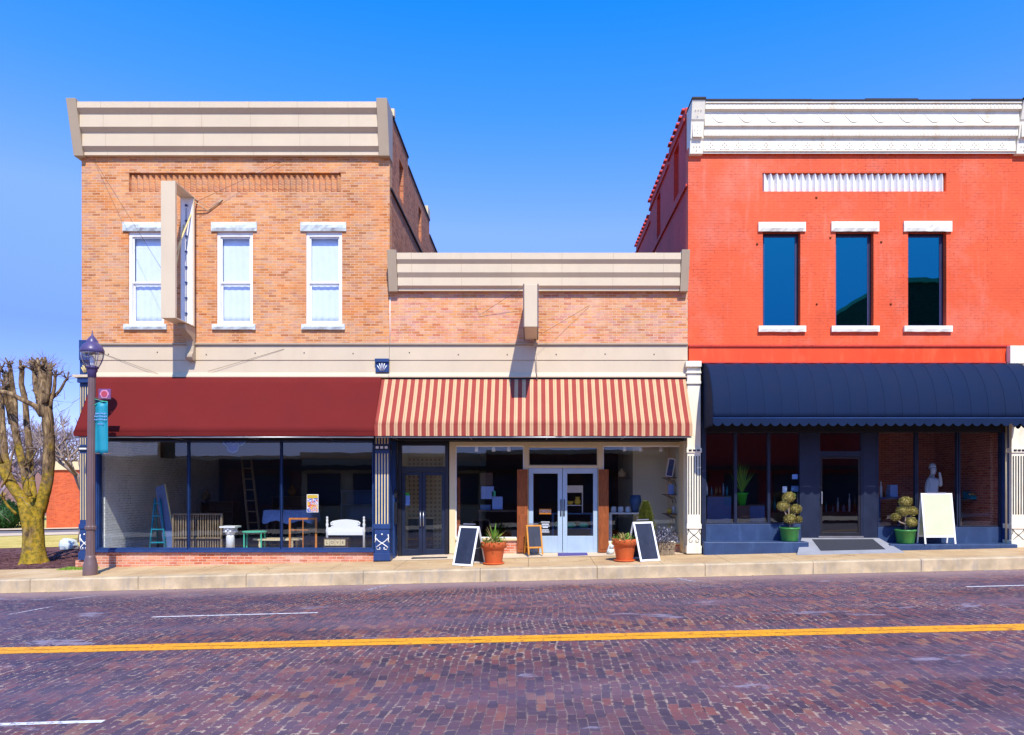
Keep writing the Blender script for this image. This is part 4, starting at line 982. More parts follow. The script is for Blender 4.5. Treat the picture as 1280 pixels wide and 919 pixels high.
# red band above the awning
bo = MB().box(RX0 + .01, X(1261), FY - .05, FY + .3, Z(453), Z(434)).build('band_panel', 'red_band', BR)
MB().box(RX0 + .01, X(1261), FY - .09, FY - .002, Z(434), Z(432)).box(RX0 + .01, X(1261), FY - .08, FY - .002, Z(454.6), Z(453)).build('flashing', 'red_side', bo)
MB().box(X(878), RX1, FY + .05, FY + .3, Z(540), Z(453)).build('fascia', 'black', BR)
pr = pilaster(858.5, 876.5, BR, 453, 'white', 692, d=17.88, stripes_=((570, 643),), band=(560, 566), ns=5)
MB().box(X(857.5, 17.8), X(877, 17.8), 17.80, 18.2, Z(460), Z(453)).box(X(858, 17.84), X(876.8, 17.84), 17.84, 18.2, Z(481), Z(478)).box(X(858, 17.84), X(876.8, 17.84), 17.84, 18.2, Z(468), Z(466)).build('capital', 'white_old', pr, bevel=.006)
pr = pilaster(1264, 1282, BR, 434, 'white', 685, d=17.88, stripes_=((570, 643),), band=(560, 566), ns=5)
MB().box(X(1263, 17.8), X(1283, 17.8), 17.8, 18.2, Z(456), Z(434)).build('capital', 'white_old', pr, bevel=.006)
MB().box(X(1284), RX1, FY, FY + .3, -1, Z(434)).build('facade_wall', 'red', BR)
# shopfront, glass plane 30 cm behind the facade
SR = 18.30
rx = lambda p: X(p, SR); rz = lambda p: Z(p, SR)
for a_, b_, t_ in ((879, 1000, 655), (1096, 1250, 659)): MB().box(rx(a_), rx(b_), SR - .06, SR + .1, -1, rz(t_)).build('knee_wall', 'knee', BR, bevel=.006)
MB().box(rx(879), rx(1250), SR - .05, SR + .1, rz(537), 3.35).build('header', 'navy_dark', BR)
MB().box(X(878), X(1263), FY + .301, SR + .2, 3.36, 3.45).build('soffit', 'black', BR)
for a_, b_ in ((999.5, 1022), (1078, 1096)): MB().box(rx(a_), rx(b_), SR - .04, SR + .1, rz(676), rz(537) - .002).build('wall_panel', 'navy_dark', BR, bevel=.006)
for a, b, c in ((880, 917.5, 655), (920.5, 959, 655), (962, 999, 655), (1097, 1143, 659), (1146.5, 1195, 659), (1199, 1249, 659)):
    f = frame_mb(rx(a) - .03, rx(b) + .03, rz(c) + .002, rz(537) - .002, .035, SR - .05, SR + .05).build('shop_window', 'navy_dark', BR, bevel=.004)
    MB().box(rx(a), rx(b), SR, SR + .006, rz(c) + .03, rz(537) - .03).build('pane', 'glass', f)
MB().box(X(876.6), rx(880) - .03, 17.95, SR + .05, -1, 3.35).build('side_panel', 'navy_dark', BR)
rv = MB().box(X(1262.5) - .05, X(1263), 17.98, SR + .05, -.3, 3.35).build('side_panel', 'blue', BR)
MB().tube([(X(1258, 18.05), 18.05, .1), (X(1258, 18.05), 18.05, 3.3)], .03, 8).build('downpipe', 'cream', BR)
# door
d0, d1 = rx(1022), rx(1078); zt = rz(671)
f = frame_mb(d0, d1, zt, rz(537) - .004, .05, SR - .03, SR + .06, bot=.02).box(d0 + .05, d1 - .05, SR - .025, SR + .05, rz(570.5), rz(564)).build('door_frame', 'navy_dark', BR, bevel=.004)
MB().box(d0 + .05, d1 - .05, SR, SR + .006, rz(564), rz(538.5)).build('pane', 'glass', f)
d_ = frame_mb(d0 + .053, d1 - .053, zt + .022, rz(570.5) - .003, .06, SR - .02, SR + .03, bot=.09).build('door', 'dark', BR, bevel=.004)
MB().box(d0 + .11, d1 - .11, SR, SR + .006, zt + .11, rz(570.5) - .06).build('pane', 'glass', d_)
MB().box(d0 + .07, d0 + .10, SR - .07, SR - .02, rz(630), rz(615)).build('handle', 'metal', d_, bevel=.004)
MB().box(d0, d1, SR - .07, SR - .031, zt - .02, zt + .018).build('threshold', 'metal', BR)
# plinth steps either side of the entrance
st_ = MB().box(X(876.7), rx(1000), 17.70, SR - .061, -1, Z(677.6, 17.7)).build('plinth', 'knee', BR, bevel=.02)
MB().box(rx(1098), X(1262.3), 17.70, SR - .061, -1, Z(680.5, 17.7)).build('plinth', 'knee', BR, bevel=.02)
# ramp
zt_ = zt - .025; yb = 17.25; xa, xb, xc, xd = rx(1001.5), rx(1097.5), X(1131, yb), X(996, yb)
zb1, zb2 = zs(xd, yb) + .006, zs(xc, yb) + .006
mb = MB().add([(xa, SR - .03, zt_), (xb, SR - .03, zt_), (xc, yb, zb2), (xd, yb, zb1), (xa, SR - .03, -.5), (xb, SR - .03, -.5), (xc, yb, -.5), (xd, yb, -.5)],
              [(0, 1, 2, 3), (4, 7, 6, 5), (0, 3, 7, 4), (1, 5, 6, 2), (2, 6, 7, 3), (0, 4, 5, 1)])
mb.build('entrance_ramp', 'grey_conc', BR)
def onramp(px, t):  # t 0 top .. 1 bottom
    y_ = (SR - .03) + (yb - SR + .03) * t; x_ = X(px, y_); ztop = zt_ + ((zb1 + zb2) / 2 - zt_) * t + (zb2 - zb1) * t * ((x_ - (xc + xd) / 2) / (xc - xd)); return (x_, y_, ztop)
q = [onramp(1015, .12), onramp(1091, .12), onramp(1107, .8), onramp(1026, .8)]
mb = MB().add([(p[0], p[1], p[2] + .012) for p in q] + [(p[0], p[1], p[2] - .004) for p in q], [(0, 1, 2, 3), (4, 7, 6, 5)] + [(i, (i + 1) % 4, 4 + (i + 1) % 4, 4 + i) for i in range(4)])
tag(mb.build('door_mat', 'mat'), 'large dark rubber mat lying on the concrete ramp', 'door mat')
mb = MB(); 
zf = lambda x, y: max(zs(x, y), 0)
mb = MB().box(dx(697) , dx(733), SM - .5, SM - .15, .0, .018); mb.v = [(v[0], v[1], v[2] + zap(v[0]) * (v[1] - 18) / .62 + zs(v[0], 18) * (1 - (v[1] - 18) / .62) + .006) for v in mb.v]
tag(mb.build('door_mat', 'purple_mat'), 'small purple mat at the foot of the pale blue double doors', 'door mat')
mb = MB().box(-3.1, -2.2, 18.12, 18.5, 0, .012); mb.v = [(v[0], v[1], v[2] + zs(v[0], 18) + .03 ) for v in mb.v]
tag(mb.build('door_mat', 'mat'), 'thin dark mat before the dark-framed glass door', 'door mat')
# interior of the right shop
IR = .36
MB().box(rx(879), rx(1250), SR + .101, 29, IR - .2, IR).build('shop_floor', 'inner_floor', BR)
MB().box(rx(879), rx(1250), SR + .101, 29, 3.9, 4.0).build('ceiling', 'inner_dark', BR)
MB().box(X(1087, 21.3), X(1089, 21.3), 21.3, 26, IR, 3.9).build('inner_wall', 'inner_dark', BR)
MB().box(rx(879) - .1, rx(879), SR + .101, 29, IR, 3.9).build('inner_wall', 'inner_dark', BR)
MB().box(rx(1251), rx(1253), SR + .101, 29, IR, 3.9).build('inner_wall', 'brick_inner', BR)
MB().box(X(860) + .35, X(1089, 21.3), 25.8, 26, IR, 3.9).build('inner_wall', 'inner_dark', BR)
MB().box(X(1089, 21.3), rx(1251), 21.3, 21.5, IR, 3.9).build('inner_wall', 'brick_inner', BR)

# ================================================================== AWNINGS
def canvas_end(prof_, x, name, mat, parent):
    return MB().prism(prof_, x - .004, x + .004, 'x').build(name, mat, parent)
AY = 17.12
def slope_awning(x0, x1, mat, label, drop_px, top_px, kind_name):
    r_ = root('awning', label, 'awning', ((x0 + x1) / 2, FY - .1, Z(top_px)))
    zt_, zm, zb_ = Z(top_px, FY - .1), Z(drop_px, AY), Z(545, AY)
    m = MB(); 
    m.prism([(FY - .1, zt_), (FY - .1, zt_ - .012), (AY + .012, zm - .006), (AY + .012, zb_ + .0), (AY, zb_), (AY, zm)], x0, x1, 'x')
    m = MB().smooth(); vs = []; fs = []; NX = 150; NY = 9; Lx = x1 - x0
    pr_ = [(FY - .1 + (AY - FY + .1) * k / NY, zt_ + (zm - zt_) * k / NY, math.sin(math.pi * k / NY)) for k in range(NY + 1)]
    for i in range(NX + 1):
        xx = x0 + Lx * i / NX; ph = ((xx - x0 - .4) / 1.85) % 1.0
        for k, (y_, z_, w_) in enumerate(pr_):
            s_ = .022 * math.sin(math.pi * ph) * w_ + .010 * mnoise.noise(Vector((xx * 1.1, z_ * 2.3, 3))) * w_
            vs.append((xx, y_ + s_ * .7, z_ - s_))
    K_ = len(pr_)
    for i in range(NX):
        for k in range(K_ - 1): fs.append((i * K_ + k, (i + 1) * K_ + k, (i + 1) * K_ + k + 1, i * K_ + k + 1))
    o = m.add(vs, fs).build('canopy', mat, r_, solid=.006)
    m = MB(); vs = []
    for i in range(NX + 1):
        xx = x0 + Lx * i / NX; e_ = .008 * mnoise.noise(Vector((xx * 2.5, 7, 1))); vs += [(xx, AY - .004, zm + .002), (xx, AY + e_ + .006, zb_ + e_)]
    m.add(vs, [(2 * i, 2 * i + 2, 2 * i + 3, 2 * i + 1) for i in range(NX)]).build('valance', mat, r_, solid=.006)
    e = [(FY - .055, zt_ - .03), (AY + .013, zm - .02), (AY + .013, zb_), (FY - .055, zb_ + .0)]
    for xx in (x0 + .005, x1 - .005): canvas_end(e, xx, 'end_panel', mat, r_)
    g = MB().tube([(x0 + .02, AY + .03, zb_ - .03), (x1 - .02, AY + .03, zb_ - .03)], .016, 8).tube([(x0 + .02, AY + .05, zm - .05), (x1 - .02, AY + .05, zm - .05)], .016, 8)
    xx = x0 + .4
    while xx < x1:
        g.tube([(xx, AY + .03, zb_ - .03), (xx, FY - .11, zb_ - .03)], .012, 6).tube([(xx, AY + .03, zb_ - .03), (xx, AY + .04, zm - .06)], .012, 6).tube([(xx, AY + .04, zm - .06), (xx, FY - .11, zt_ - .07)], .012, 6); xx += 1.85
    g.build('frame', 'metal', r_); return r_
aw1 = slope_awning(X(120), X(477.7) - .004, 'maroon', 'plain maroon canvas awning over the left shop window', 540, 471.5, 0)
aw2 = slope_awning(X(477.7) + .004, X(856), 'stripes', 'red and cream striped canvas awning over the middle shop', 531, 474.5, 0)
x0, x1 = X(878), X(1264)
r_ = root('awning', 'navy blue rounded awning with scalloped edge on the red building', 'awning', ((x0 + x1) / 2, FY - .06, Z(456)))
NA = 16.95; zt_, zb_ = Z(455, FY - .06), Z(523, NA)
pts = [(FY - .08 - (FY - .08 - NA) * math.sin(R(t_)), zb_ + (zt_ - zb_) * math.cos(R(t_))) for t_ in range(0, 91, 6)]
m = MB().smooth(); N = 152; vs = []; fs = []
for i in range(N + 1):
    xx = x0 + (x1 - x0) * i / N
    for (y_, z_) in pts: s_ = .020 * math.sin(math.pi * ((i / N * 19) % 1)) ; vs.append((xx, y_ + s_ * math.sin(R(pts.index((y_, z_)) * 6)), z_ - s_ * math.cos(R(pts.index((y_, z_)) * 6))))
K = len(pts)
for i in range(N):
    for j in range(K - 1): fs.append((i * K + j, (i + 1) * K + j, (i + 1) * K + j + 1, i * K + j + 1))
m.add(vs, fs).build('canopy', 'navy', r_, solid=.012)
for xx in (x0 + .003, x1 - .003): canvas_end([(FY - .08, zb_)] + pts, xx, 'end_panel', 'navy', r_)
g = MB(); ns = 19
for i in range(ns + 1):
    xx = x0 + .01 + (x1 - x0 - .02) * i / ns
    g.tube([(xx, p[0] - .006, p[1] + .004) for p in pts], .005, 5)
g.build('seam', 'navy', r_)
m = MB(); per = .226; nn = int((x1 - x0) / per * 8); vs = []
for i in range(nn + 1):
    xx = x0 + (x1 - x0) * i / nn; s_ = abs(math.sin(math.pi * (xx - x0) / per)) ** .7
    vs += [(xx, NA - .008, zb_ + .004), (xx, NA - .010 + .006 * math.sin(xx * 5), zb_ - .10 - .085 * s_)]
m.add(vs, [(2 * i, 2 * i + 2, 2 * i + 3, 2 * i + 1) for i in range(nn)]).build('valance', 'navy', r_, solid=.006)
def side_val(xx):
    m = MB(); vs = []; n2 = 36
    for i in range(n2 + 1):
        yy = NA + (FY - .1 - NA) * i / n2; s_ = abs(math.sin(math.pi * (yy - NA) / per)) ** .7
        vs += [(xx, yy, zb_ + .004), (xx, yy, zb_ - .10 - .085 * s_)]
    m.add(vs, [(2 * i, 2 * i + 2, 2 * i + 3, 2 * i + 1) for i in range(n2)]).build('valance', 'navy', r_, solid=.006)
side_val(x0); side_val(x1)
MB().tube([(x0, NA - .014, zb_ + .006), (x1, NA - .014, zb_ + .006)], .008, 6).build('piping', paint('blue_piping', (60, 96, 160), .7), r_)

# ================================================================== SIGNS
# empty frame sign
xf0, xf1 = X(201, 16.85), X(219, 16.85); y0_, y1_ = 16.85, 17.78; z1_, z0_ = Z(226, 16.85), Z(397.5, 16.85)
xs0 = xf0; xs1 = xf1
es = root('projecting_sign', 'tall empty beige metal sign frame jutting from the two-storey brick wall', 'sign', ((xs0 + xs1) / 2, FY, (z0_ + z1_) / 2))
t_ = .03
m = MB().box(xs0, xs1, y0_, y0_ + .05, z0_, z1_).box(xs0, xs1, y0_ + .05, y1_, z1_ - t_, z1_).box(xs0, xs1, y0_ + .05, y1_, z0_, z0_ + t_).box(xs0, xs1, y1_, y1_ + .05, z0_, z1_)
for yy in (y0_ + .05, y1_ - .02):
    for zz in (0,): pass
m.box(xs0 + .0, xs0 + .02, y0_ + .05, y0_ + .08, z0_ + t_, z1_ - t_).box(xs1 - .02, xs1, y0_ + .05, y0_ + .08, z0_ + t_, z1_ - t_)
m.build('frame', 'tan', es, bevel=.004)
g = MB().box(xs0 + .03, xs1 - .03, y1_ - .02, y1_ - .001, z0_ + t_, z1_ - t_)
g.build('back_liner', 'white', es)
g = MB().tube([(xs0 + .1, y0_ + .06, z0_ + 1.0), (xs1 - .06, y1_ - .03, z1_ - .45)], .018, 6).tube([(xs0 + .18, y0_ + .06, z0_ + .5), (xs0 + .1, y1_ - .03, z1_ - .7)], .015, 6)
g.build('brace', 'gold', es)
g = MB()
for k in range(8): g.box(xs0 + .14, xs0 + .19, y1_ - .06, y1_ - .021, z0_ + .3 + k * .38, z0_ + .34 + k * .38)
g.tube([(xs0 + .165, y1_ - .05, z0_ + .1), (xs0 + .165, y1_ - .05, z1_ - .3)], .008, 6)
g.build('lamp_holder', 'blue', es)
# scroll bracket below
xb_ = (xs0 + xs1) / 2 + .05; g = MB()
pf = [(FY - .07, Z(452)), (FY - .22, Z(452)), (FY - .27, Z(448.5)), (FY - .26, Z(445)), (FY - .20, Z(442)), (FY - .17, Z(434)), (FY - .2, Z(428)), (FY - .3, Z(424)), (FY - .5, Z(421)), (FY - .62, Z(417)), (FY - .62, z0_ - .002), (FY - .07, z0_ - .002)]
g.prism(pf, xb_ - .09, xb_ + .09, 'x')
g.build('bracket', 'tan_dark', es, bevel=.012)
MB().tube([(xs1 - .02, y1_ + .02, z1_ - .1), (xs1 + .25, FY - .04, z1_ - .28), (xs1 + .5, FY - .03, z1_ - .1), (xs1 + .62, FY - .02, z1_ + .02)], .012, 6).tube([(xs1 - .02, y1_ + .02, z1_ - .02), (xs1 + .3, FY - .04, z1_ - .2), (xs1 + .6, FY - .02, z1_ + .02)], .008, 6).build('cable', 'tan_dark', es)
MB().tube([(xs1 - .02, y1_, z1_ - .03), (xs1 - .02, FY, z1_ - .03)], .02, 6).tube([(xs0 + .1, y1_, z0_ + .03), (xs0 + .1, FY, z0_ + .03)], .02, 6).build('wall_stay', 'tan_dark', es)
# closed box sign
y0_ = 16.40; y1_ = 17.86; xs0, xs1 = X(653.8, y0_), X(673.3, y0_); z1_, z0_ = Z(355, y0_), Z(409, y0_)
bs = root('projecting_sign', 'blank beige box sign jutting from the low brick shop above the striped awning', 'sign', ((xs0 + xs1) / 2, FY, z0_))
MB().box(xs0 + .02, xs1 - .02, y0_, y1_, z0_ + .01, z1_ - .012).build('panel', 'tan', bs, bevel=.006)
g = MB()
for xx in (xs0, xs1 - .03):
    for (za, zb2_) in ((z0_, z0_ + .03), (z1_ - .03, z1_)): g.box(xx, xx + .03, y0_ - .005, y1_ + .003, za, zb2_)
    g.box(xx, xx + .03, y0_ - .006, y0_ + .03, z0_ + .03, z1_ - .03)
g.build('edge_trim', 'bronze', bs)
MB().tube([(xs1 - .08, 17.8, z0_), (xs1 - .08, 17.8, z0_ - .18)], .035, 8).tube([(xs1 - .07, 17.8, z0_ - .18), (xs1 - .05, 17.86, z0_ - .45), (xs1 - .03, 17.86, z0_ - 1.0)], .010, 6).tube([((xs0 + xs1) / 2, y1_, z0_ + .2), ((xs0 + xs1) / 2, FY, z0_ + .2)], .05, 8).build('mounting_arm', 'tan_dark', bs)
# guy wires
def wire(pts_, label, r=.004):
    o = MB().tube(pts_, r, 5).build('guy_wire', 'furn'); tag(o, label, 'wire', 'thin wires on the facades'); return o
wire([(X(118), FY - .03, Z(200)), (X(203, 17), 17.0, Z(338, 17))], 'thin wire slanting down from the left end of the cornice to the empty sign frame')
wire([(X(357), FY - .05, Z(202)), (X(247, 17.8), 17.75, Z(252, 17.75))], 'thin wire from the empty sign frame up to the cornice on its right')
wire([(X(356), FY - .06, Z(437)), (X(262), FY - .09, Z(465))], 'thin wire hooked on the cream band to the right of the empty sign')
wire([(X(118), FY - .06, Z(438)), (X(200), FY - .09, Z(468))], 'thin wire hooked on the cream band beside the street lamp')
wire([(X(737), FY - .02, Z(382)), (X(676, 17.6), 17.6, Z(418, 17.6))], 'thin wire on the pale bricks to the right of the box sign')
wire([(X(594), FY - .02, Z(382)), (X(600), FY - .03, Z(394)), (X(656, 17.6), 17.6, Z(358, 17.6))], 'thin wire on the pale bricks to the left of the box sign')
# small wall box by the dark door
mb = MB().box(X(487.7) + .062, X(487.7) + .13, 18.2, 18.36, Z(655), Z(628)).box(X(487.7) + .062, X(487.7) + .12, 18.22, 18.32, Z(622), Z(612))
tag(mb.build('letter_box', 'black'), 'small black box on the blue side wall beside the dark-framed door', 'letter box')

# ================================================================== STREET LAMP
ly = 16.55; lx = X(112.8, ly); lz = zs(lx, ly)
lp = root('street_lamp', 'brown fluted street lamp with purple lantern at the pavement edge on the left', 'street lamp', (lx, ly, lz))
zz = lambda p: Z(p, ly)
def octa(prof, seg=8): return MB().lathe(lx, ly, prof, seg)
MB().lathe(lx, ly, [(.155, lz - .05), (.155, lz + .02), (.15, zz(706)), (.135, zz(704)), (.125, zz(700)), (.105, zz(697)), (.10, zz(694))], 12).build('base', 'bronze', lp)
m = MB(); seg = 24; vs = []; fs = []; hs_ = [(.098, zz(695)), (.092, zz(663)), (.12, zz(661.5)), (.12, zz(658.5)), (.098, zz(657)), (.095, zz(653)), (.088, zz(600)), (.078, zz(472)), (.078, zz(468))]
for r_0, z_ in hs_:
    for k in range(seg):
        t_ = 2 * math.pi * k / seg; rr = r_0 * (1 - (.10 if k % 2 else 0)); vs.append((lx + rr * math.cos(t_), ly + rr * math.sin(t_), z_))
for i in range(len(hs_) - 1):
    for k in range(seg): fs.append((i * seg + k, i * seg + (k + 1) % seg, (i + 1) * seg + (k + 1) % seg, (i + 1) * seg + k))
m.add(vs, fs).build('post', 'bronze', lp)
MB().lathe(lx, ly, [(.06, zz(474)), (.06, zz(472)), (.09, zz(471.5)), (.09, zz(466)), (.115, zz(464)), (.115, zz(461)), (.14, zz(460.5)), (.13, zz(458))], 16).build('collar', 'lilac', lp)
lg = MB().lathe(lx, ly, [(.13, zz(459.5)), (.19, zz(453)), (.225, zz(447)), (.24, zz(442)), (.24, zz(441))], 20).build('lantern_glass', 'lamp_glass', lp)
g = MB()
for k in range(8):
    t_ = 2 * math.pi * (k + .35) / 8; c_, s_ = math.cos(t_), math.sin(t_)
    g.tube([(lx + r0 * c_, ly + r0 * s_, z_) for r0, z_ in ((.135, zz(459.5)), (.195, zz(453)), (.23, zz(447)), (.245, zz(441)))], .007, 6)
g.build('glazing_bar', 'lilac', lp)
MB().lathe(lx, ly, [(.03, zz(458)), (.05, zz(456)), (.055, zz(449)), (.03, zz(445))], 10).build('bulb', 'white_clean', lp)
MB().lathe(lx, ly, [(.235, zz(441.5)), (.25, zz(441)), (.25, zz(438)), (.235, zz(436)), (.20, zz(432)), (.16, zz(430)), (.125, zz(428.5)), (.12, zz(426.5)), (.06, zz(422)), (.025, zz(419.5)), (.02, zz(418.5)), (.005, zz(413))], 24).build('lantern_roof', 'lilac', lp)
MB().tube([(lx, ly, zz(498)), (X(137, ly), ly, zz(498))], .014, 8).tube([(lx, ly, zz(567)), (X(137, ly), ly, zz(567))], .014, 8).build('banner_arm', 'bronze', lp)
ex0, ex1 = X(121.5, ly), X(136.5, ly); g = MB().box(ex0, ex1, ly - .01, ly + .01, zz(499), zz(486)); eo = g.build('emblem', paint('mauve_plate', (120, 72, 120), .5), lp)
cxx, czz = (ex0 + ex1) / 2, (zz(499) + zz(486)) / 2
MB().prism([(cxx + .11 * math.cos(R(a_)), czz + .105 * math.sin(R(a_))) for a_ in range(0, 360, 60)], ly - .018, ly - .0105, 'y').build('hexagon', paint('pink_enamel', (206, 140, 170), .5), eo)
MB().prism([(cxx + .07 * math.cos(R(a_)), czz + .07 * math.sin(R(a_))) for a_ in range(0, 360, 24)], ly - .026, ly - .0185, 'y').build('disc', paint('red_enamel', (176, 70, 84), .5), eo)
lp.rotation_euler = (0, R(.5), 0)
# banner
ba = root('banner', 'teal cloth banner hanging from the brown street lamp', 'banner', (X(127, ly), ly, zz(568)))
bx0, bx1 = X(118.2, ly), X(135, ly)
def banner_sheet(zf0, zf1, y_, n=14, K=10):
    m = MB().smooth(); vs = []; fs = []
    for j in range(K + 1):
        for i in range(n + 1):
            u = i / n; a_, b_ = zf0(u), zf1(u); z_ = a_ + (b_ - a_) * j / K
            vs.append((bx0 + (bx1 - bx0) * u, y_ + .018 * math.sin(u * 9 + j * .15), z_))
    for j in range(K):
        for i in range(n): fs.append((j * (n + 1) + i, j * (n + 1) + i + 1, (j + 1) * (n + 1) + i + 1, (j + 1) * (n + 1) + i))
    return m.add(vs, fs)
arc1 = lambda u: zz(510) + (zz(502) - zz(510)) * math.sin(math.pi * (.1 + .5 * u)) ** .8
banner_sheet(lambda u: zz(568), arc1, ly - .002).build('cloth', 'teal', ba, solid=.004)
banner_sheet(arc1, lambda u: zz(499) - u * .07, ly + .0).build('header_cloth', 'tealdark', ba, solid=.004)
m = MB(); m.tube([(bx0 + (bx1 - bx0) * k / 12, ly - .012, arc1(k / 12)) for k in range(13)], .009, 6).tube([(bx0 + (bx1 - bx0) * k / 12, ly - .012, zz(499) - .07 * k / 12) for k in range(13)], .006, 6)
m.build('edging', 'mint', ba)
m = MB(); rg = random.Random(2)
for zrow, L in ((517, .75), (520.5, .9), (524.5, .9), (530, .4)):
    u = (1 - L) / 2
    while u < 1 - (1 - L) / 2:
        w_ = rg.uniform(.03, .09); m.box(bx0 + (bx1 - bx0) * u, bx0 + (bx1 - bx0) * min(.97, u + w_), ly - .032, ly - .026, zz(zrow + .9), zz(zrow - .6)); u += w_ + .04
m.build('print', 'bluepaper', ba)
# ================================================================== THINGS ON THE PAVEMENT
def a_board(w_, h, spread, fmat, bmat_, loc, rz, label, fw=.045, legs=False, boards='mat', group=None, wood_=False):
    r_ = root('sandwich_board', label, 'sandwich board', loc, rz, group, local=True)
    for sgn, nm in ((-1, 'front_panel'), (1, 'back_panel')):
        ang = math.asin(spread / 2 / h) * sgn
        mat = Matrix.Translation((0, 0, h * math.cos(ang))) @ Matrix.Rotation(ang, 4, 'X')
        lb = .16 if legs else 0
        m = MB()
        m.box(-w_ / 2, -w_ / 2 + fw, -.012, .012, -h, 0, mat).box(w_ / 2 - fw, w_ / 2, -.012, .012, -h, 0, mat)
        m.box(-w_ / 2 + fw, w_ / 2 - fw, -.012, .012, -fw, 0, mat).box(-w_ / 2 + fw, w_ / 2 - fw, -.012, .012, -h + lb, -h + lb + fw, mat)
        o = m.build(nm, fmat, r_, bevel=.004)
        m = MB().box(-w_ / 2 + fw, w_ / 2 - fw, -.005, .005, -h + lb + fw, -fw, mat); m.build('writing_surface', bmat_, o)
    m = MB()
    for s_ in (-1, 1): m.tube([(s_ * (w_ / 2 - .01), -spread * .28, h * .42), (s_ * (w_ / 2 - .01), spread * .28, h * .42)], .006, 5)
    m.box(-w_ * .3, w_ * .3, -.02, .02, h - .012, h + .012); m.build('hinge', 'metal', r_)
    return r_
a_board(.54, .95, .62, 'white_clean', 'chalk', (X(587, 16.9), 16.88, zs(X(587, 16.9), 16.88)), R(-27), 'white-framed blackboard standing left of the potted dracaena near the dark door')
a_board(.56, .95, .62, 'white_clean', 'chalk', (X(803, 17.0), 16.98, zs(X(803), 16.98)), R(27), 'white-framed blackboard leaning next to the terracotta pot on the right')
a_board(.40, .76, .40, 'pine', 'chalk', (X(667, 18.3), 18.28, zap(0) + .012), R(16), 'small honey-wood blackboard by the left shutter of the pale blue doors', legs=True, fw=.04)
bx_ = X(1168, 17.95); a_board(.80, 1.26, .34, 'white_clean', 'signwhite', (bx_, 17.87, Z(680.5, 17.7) + .006), R(3), 'tall white-framed sign board with a pale green sheet on the blue plinth', legs=True, fw=.04)

def terracotta(loc, r, h, label, seed, kind):
    p = root('potted_plant', label, 'potted plant', loc, local=True)
    pr = [(r * .62, 0), (r * .64, .02), (r * .84, h * .70), (r * .86, h * .72), (r * .98, h * .74), (r, h * .98), (r * .99, h), (r * .88, h), (r * .86, h * .9)]
    MB().lathe(0, 0, pr, 32).build('pot', 'terracotta', p)
    MB().lathe(0, 0, [(r * .7, .0), (r * .82, .012), (r * .84, .035), (r * .8, .036)], 28).build('saucer', 'terracotta', p)
    MB().lathe(0, 0, [(.01, h * .93), (r * .87, h * .93), (r * .85, h * .94), (.01, h * .95)], 20).build('soil', 'soil', p)
    rg = random.Random(seed); g = MB(); d_ = MB()
    for _ in range(260):
        a_ = rg.uniform(0, 6.28); rr = r * rg.uniform(.5, 1.05); q = Vector((rr * math.cos(a_), rr * math.sin(a_), h * rg.uniform(.82, 1.1)))
        leaves(d_ if rg.random() < .5 else g, q, .03, 2, .035, rg)
    if kind == 'spike':
        for _ in range(26):
            a_ = rg.uniform(0, 6.28); e = rg.uniform(.25, .62) if _ % 2 else rg.uniform(.1, .4)
            L = rg.uniform(.28, .5); blade(d_ if rg.random() < .4 else g, (0, 0, h * .95), (L * math.cos(a_) * e * 1.3, L * math.sin(a_) * e * 1.3, h * .95 + L * (1.1 - e)), .012, .03)
    else:
        for _ in range(34):
            a_ = rg.uniform(0, 6.28); L = rg.uniform(.12, .28); e = rg.uniform(.4, 1)
            blade(d_ if rg.random() < .6 else g, (rg.uniform(-.08, .08), rg.uniform(-.08, .08), h * .93), (L * math.cos(a_) * e, L * math.sin(a_) * e, h + L * .55), .016, .1)
    g.build('foliage', 'leaf_green', p); d_.build('dry_foliage', 'leaf_dry', p); return p
x_ = X(617, 16.85); terracotta((x_, 16.88, zs(x_, 16.88)), .30, .52, 'terracotta pot with spiky dracaena and trailing leaves beside the left white-framed board', 4, 'spike')
x_ = X(781, 16.85); terracotta((x_, 16.88, zs(x_, 16.88)), .30, .52, 'terracotta pot of low succulents in front of the right brown shutter', 9, 'low')

def topiary(loc, label, balls, trunk, seed):
    p = root('topiary_plant', label, 'potted plant', loc, local=True)
    MB().lathe(0, 0, [(.185, 0), (.20, .02), (.235, .30), (.25, .31), (.255, .345), (.235, .345), (.225, .3)], 28).build('pot', 'greenpot', p)
    MB().lathe(0, 0, [(.01, .31), (.228, .31), (.22, .32), (.01, .32)], 20).build('soil', 'soil', p)
    g = MB()
    for tr in trunk: g.tube(tr, [.022 - .010 * i / len(tr) for i in range(len(tr))], 7)
    g.build('stem', 'bark_far', p)
    rg = random.Random(seed)
    for c, r in balls:
        m = MB().ball(c, r * .66, 14, 9, .8); leaves(m, c, r * .88, 1600, .019, rg, .7, .82, 1.4); leaves(m, c, r * .98, 70, .016, rg, .9, .82, 1.5); m.build('foliage_ball', 'leaf', p)
    return p
PZL = Z(677.6, 17.7) + .002
T = [((-.02, 0, 1.10), .17), ((-.16, 0, .88), .165), ((.16, .02, .80), .155), ((.0, -.02, .56), .16), ((.22, 0, .54), .10)]
tr = [[(0, 0, .3), (.01, 0, .45), (-.02, 0, .7), (-.02, 0, 1.0)], [(0, 0, .5), (-.1, 0, .68), (-.16, 0, .85)], [(0, 0, .45), (.1, 0, .6), (.16, 0, .75)], [(0, 0, .4), (.12, 0, .46), (.2, 0, .52)]]
topiary((X(987.5, 17.92), 17.95, PZL), 'cloud-pruned topiary in a green pot on the plinth left of the dark door', T, tr, 3)
T = [((.0, 0, 1.04), .17), ((-.06, 0, .81), .165), ((.18, .02, .80), .15), ((-.24, 0, .66), .12), ((.13, -.02, .53), .16)]
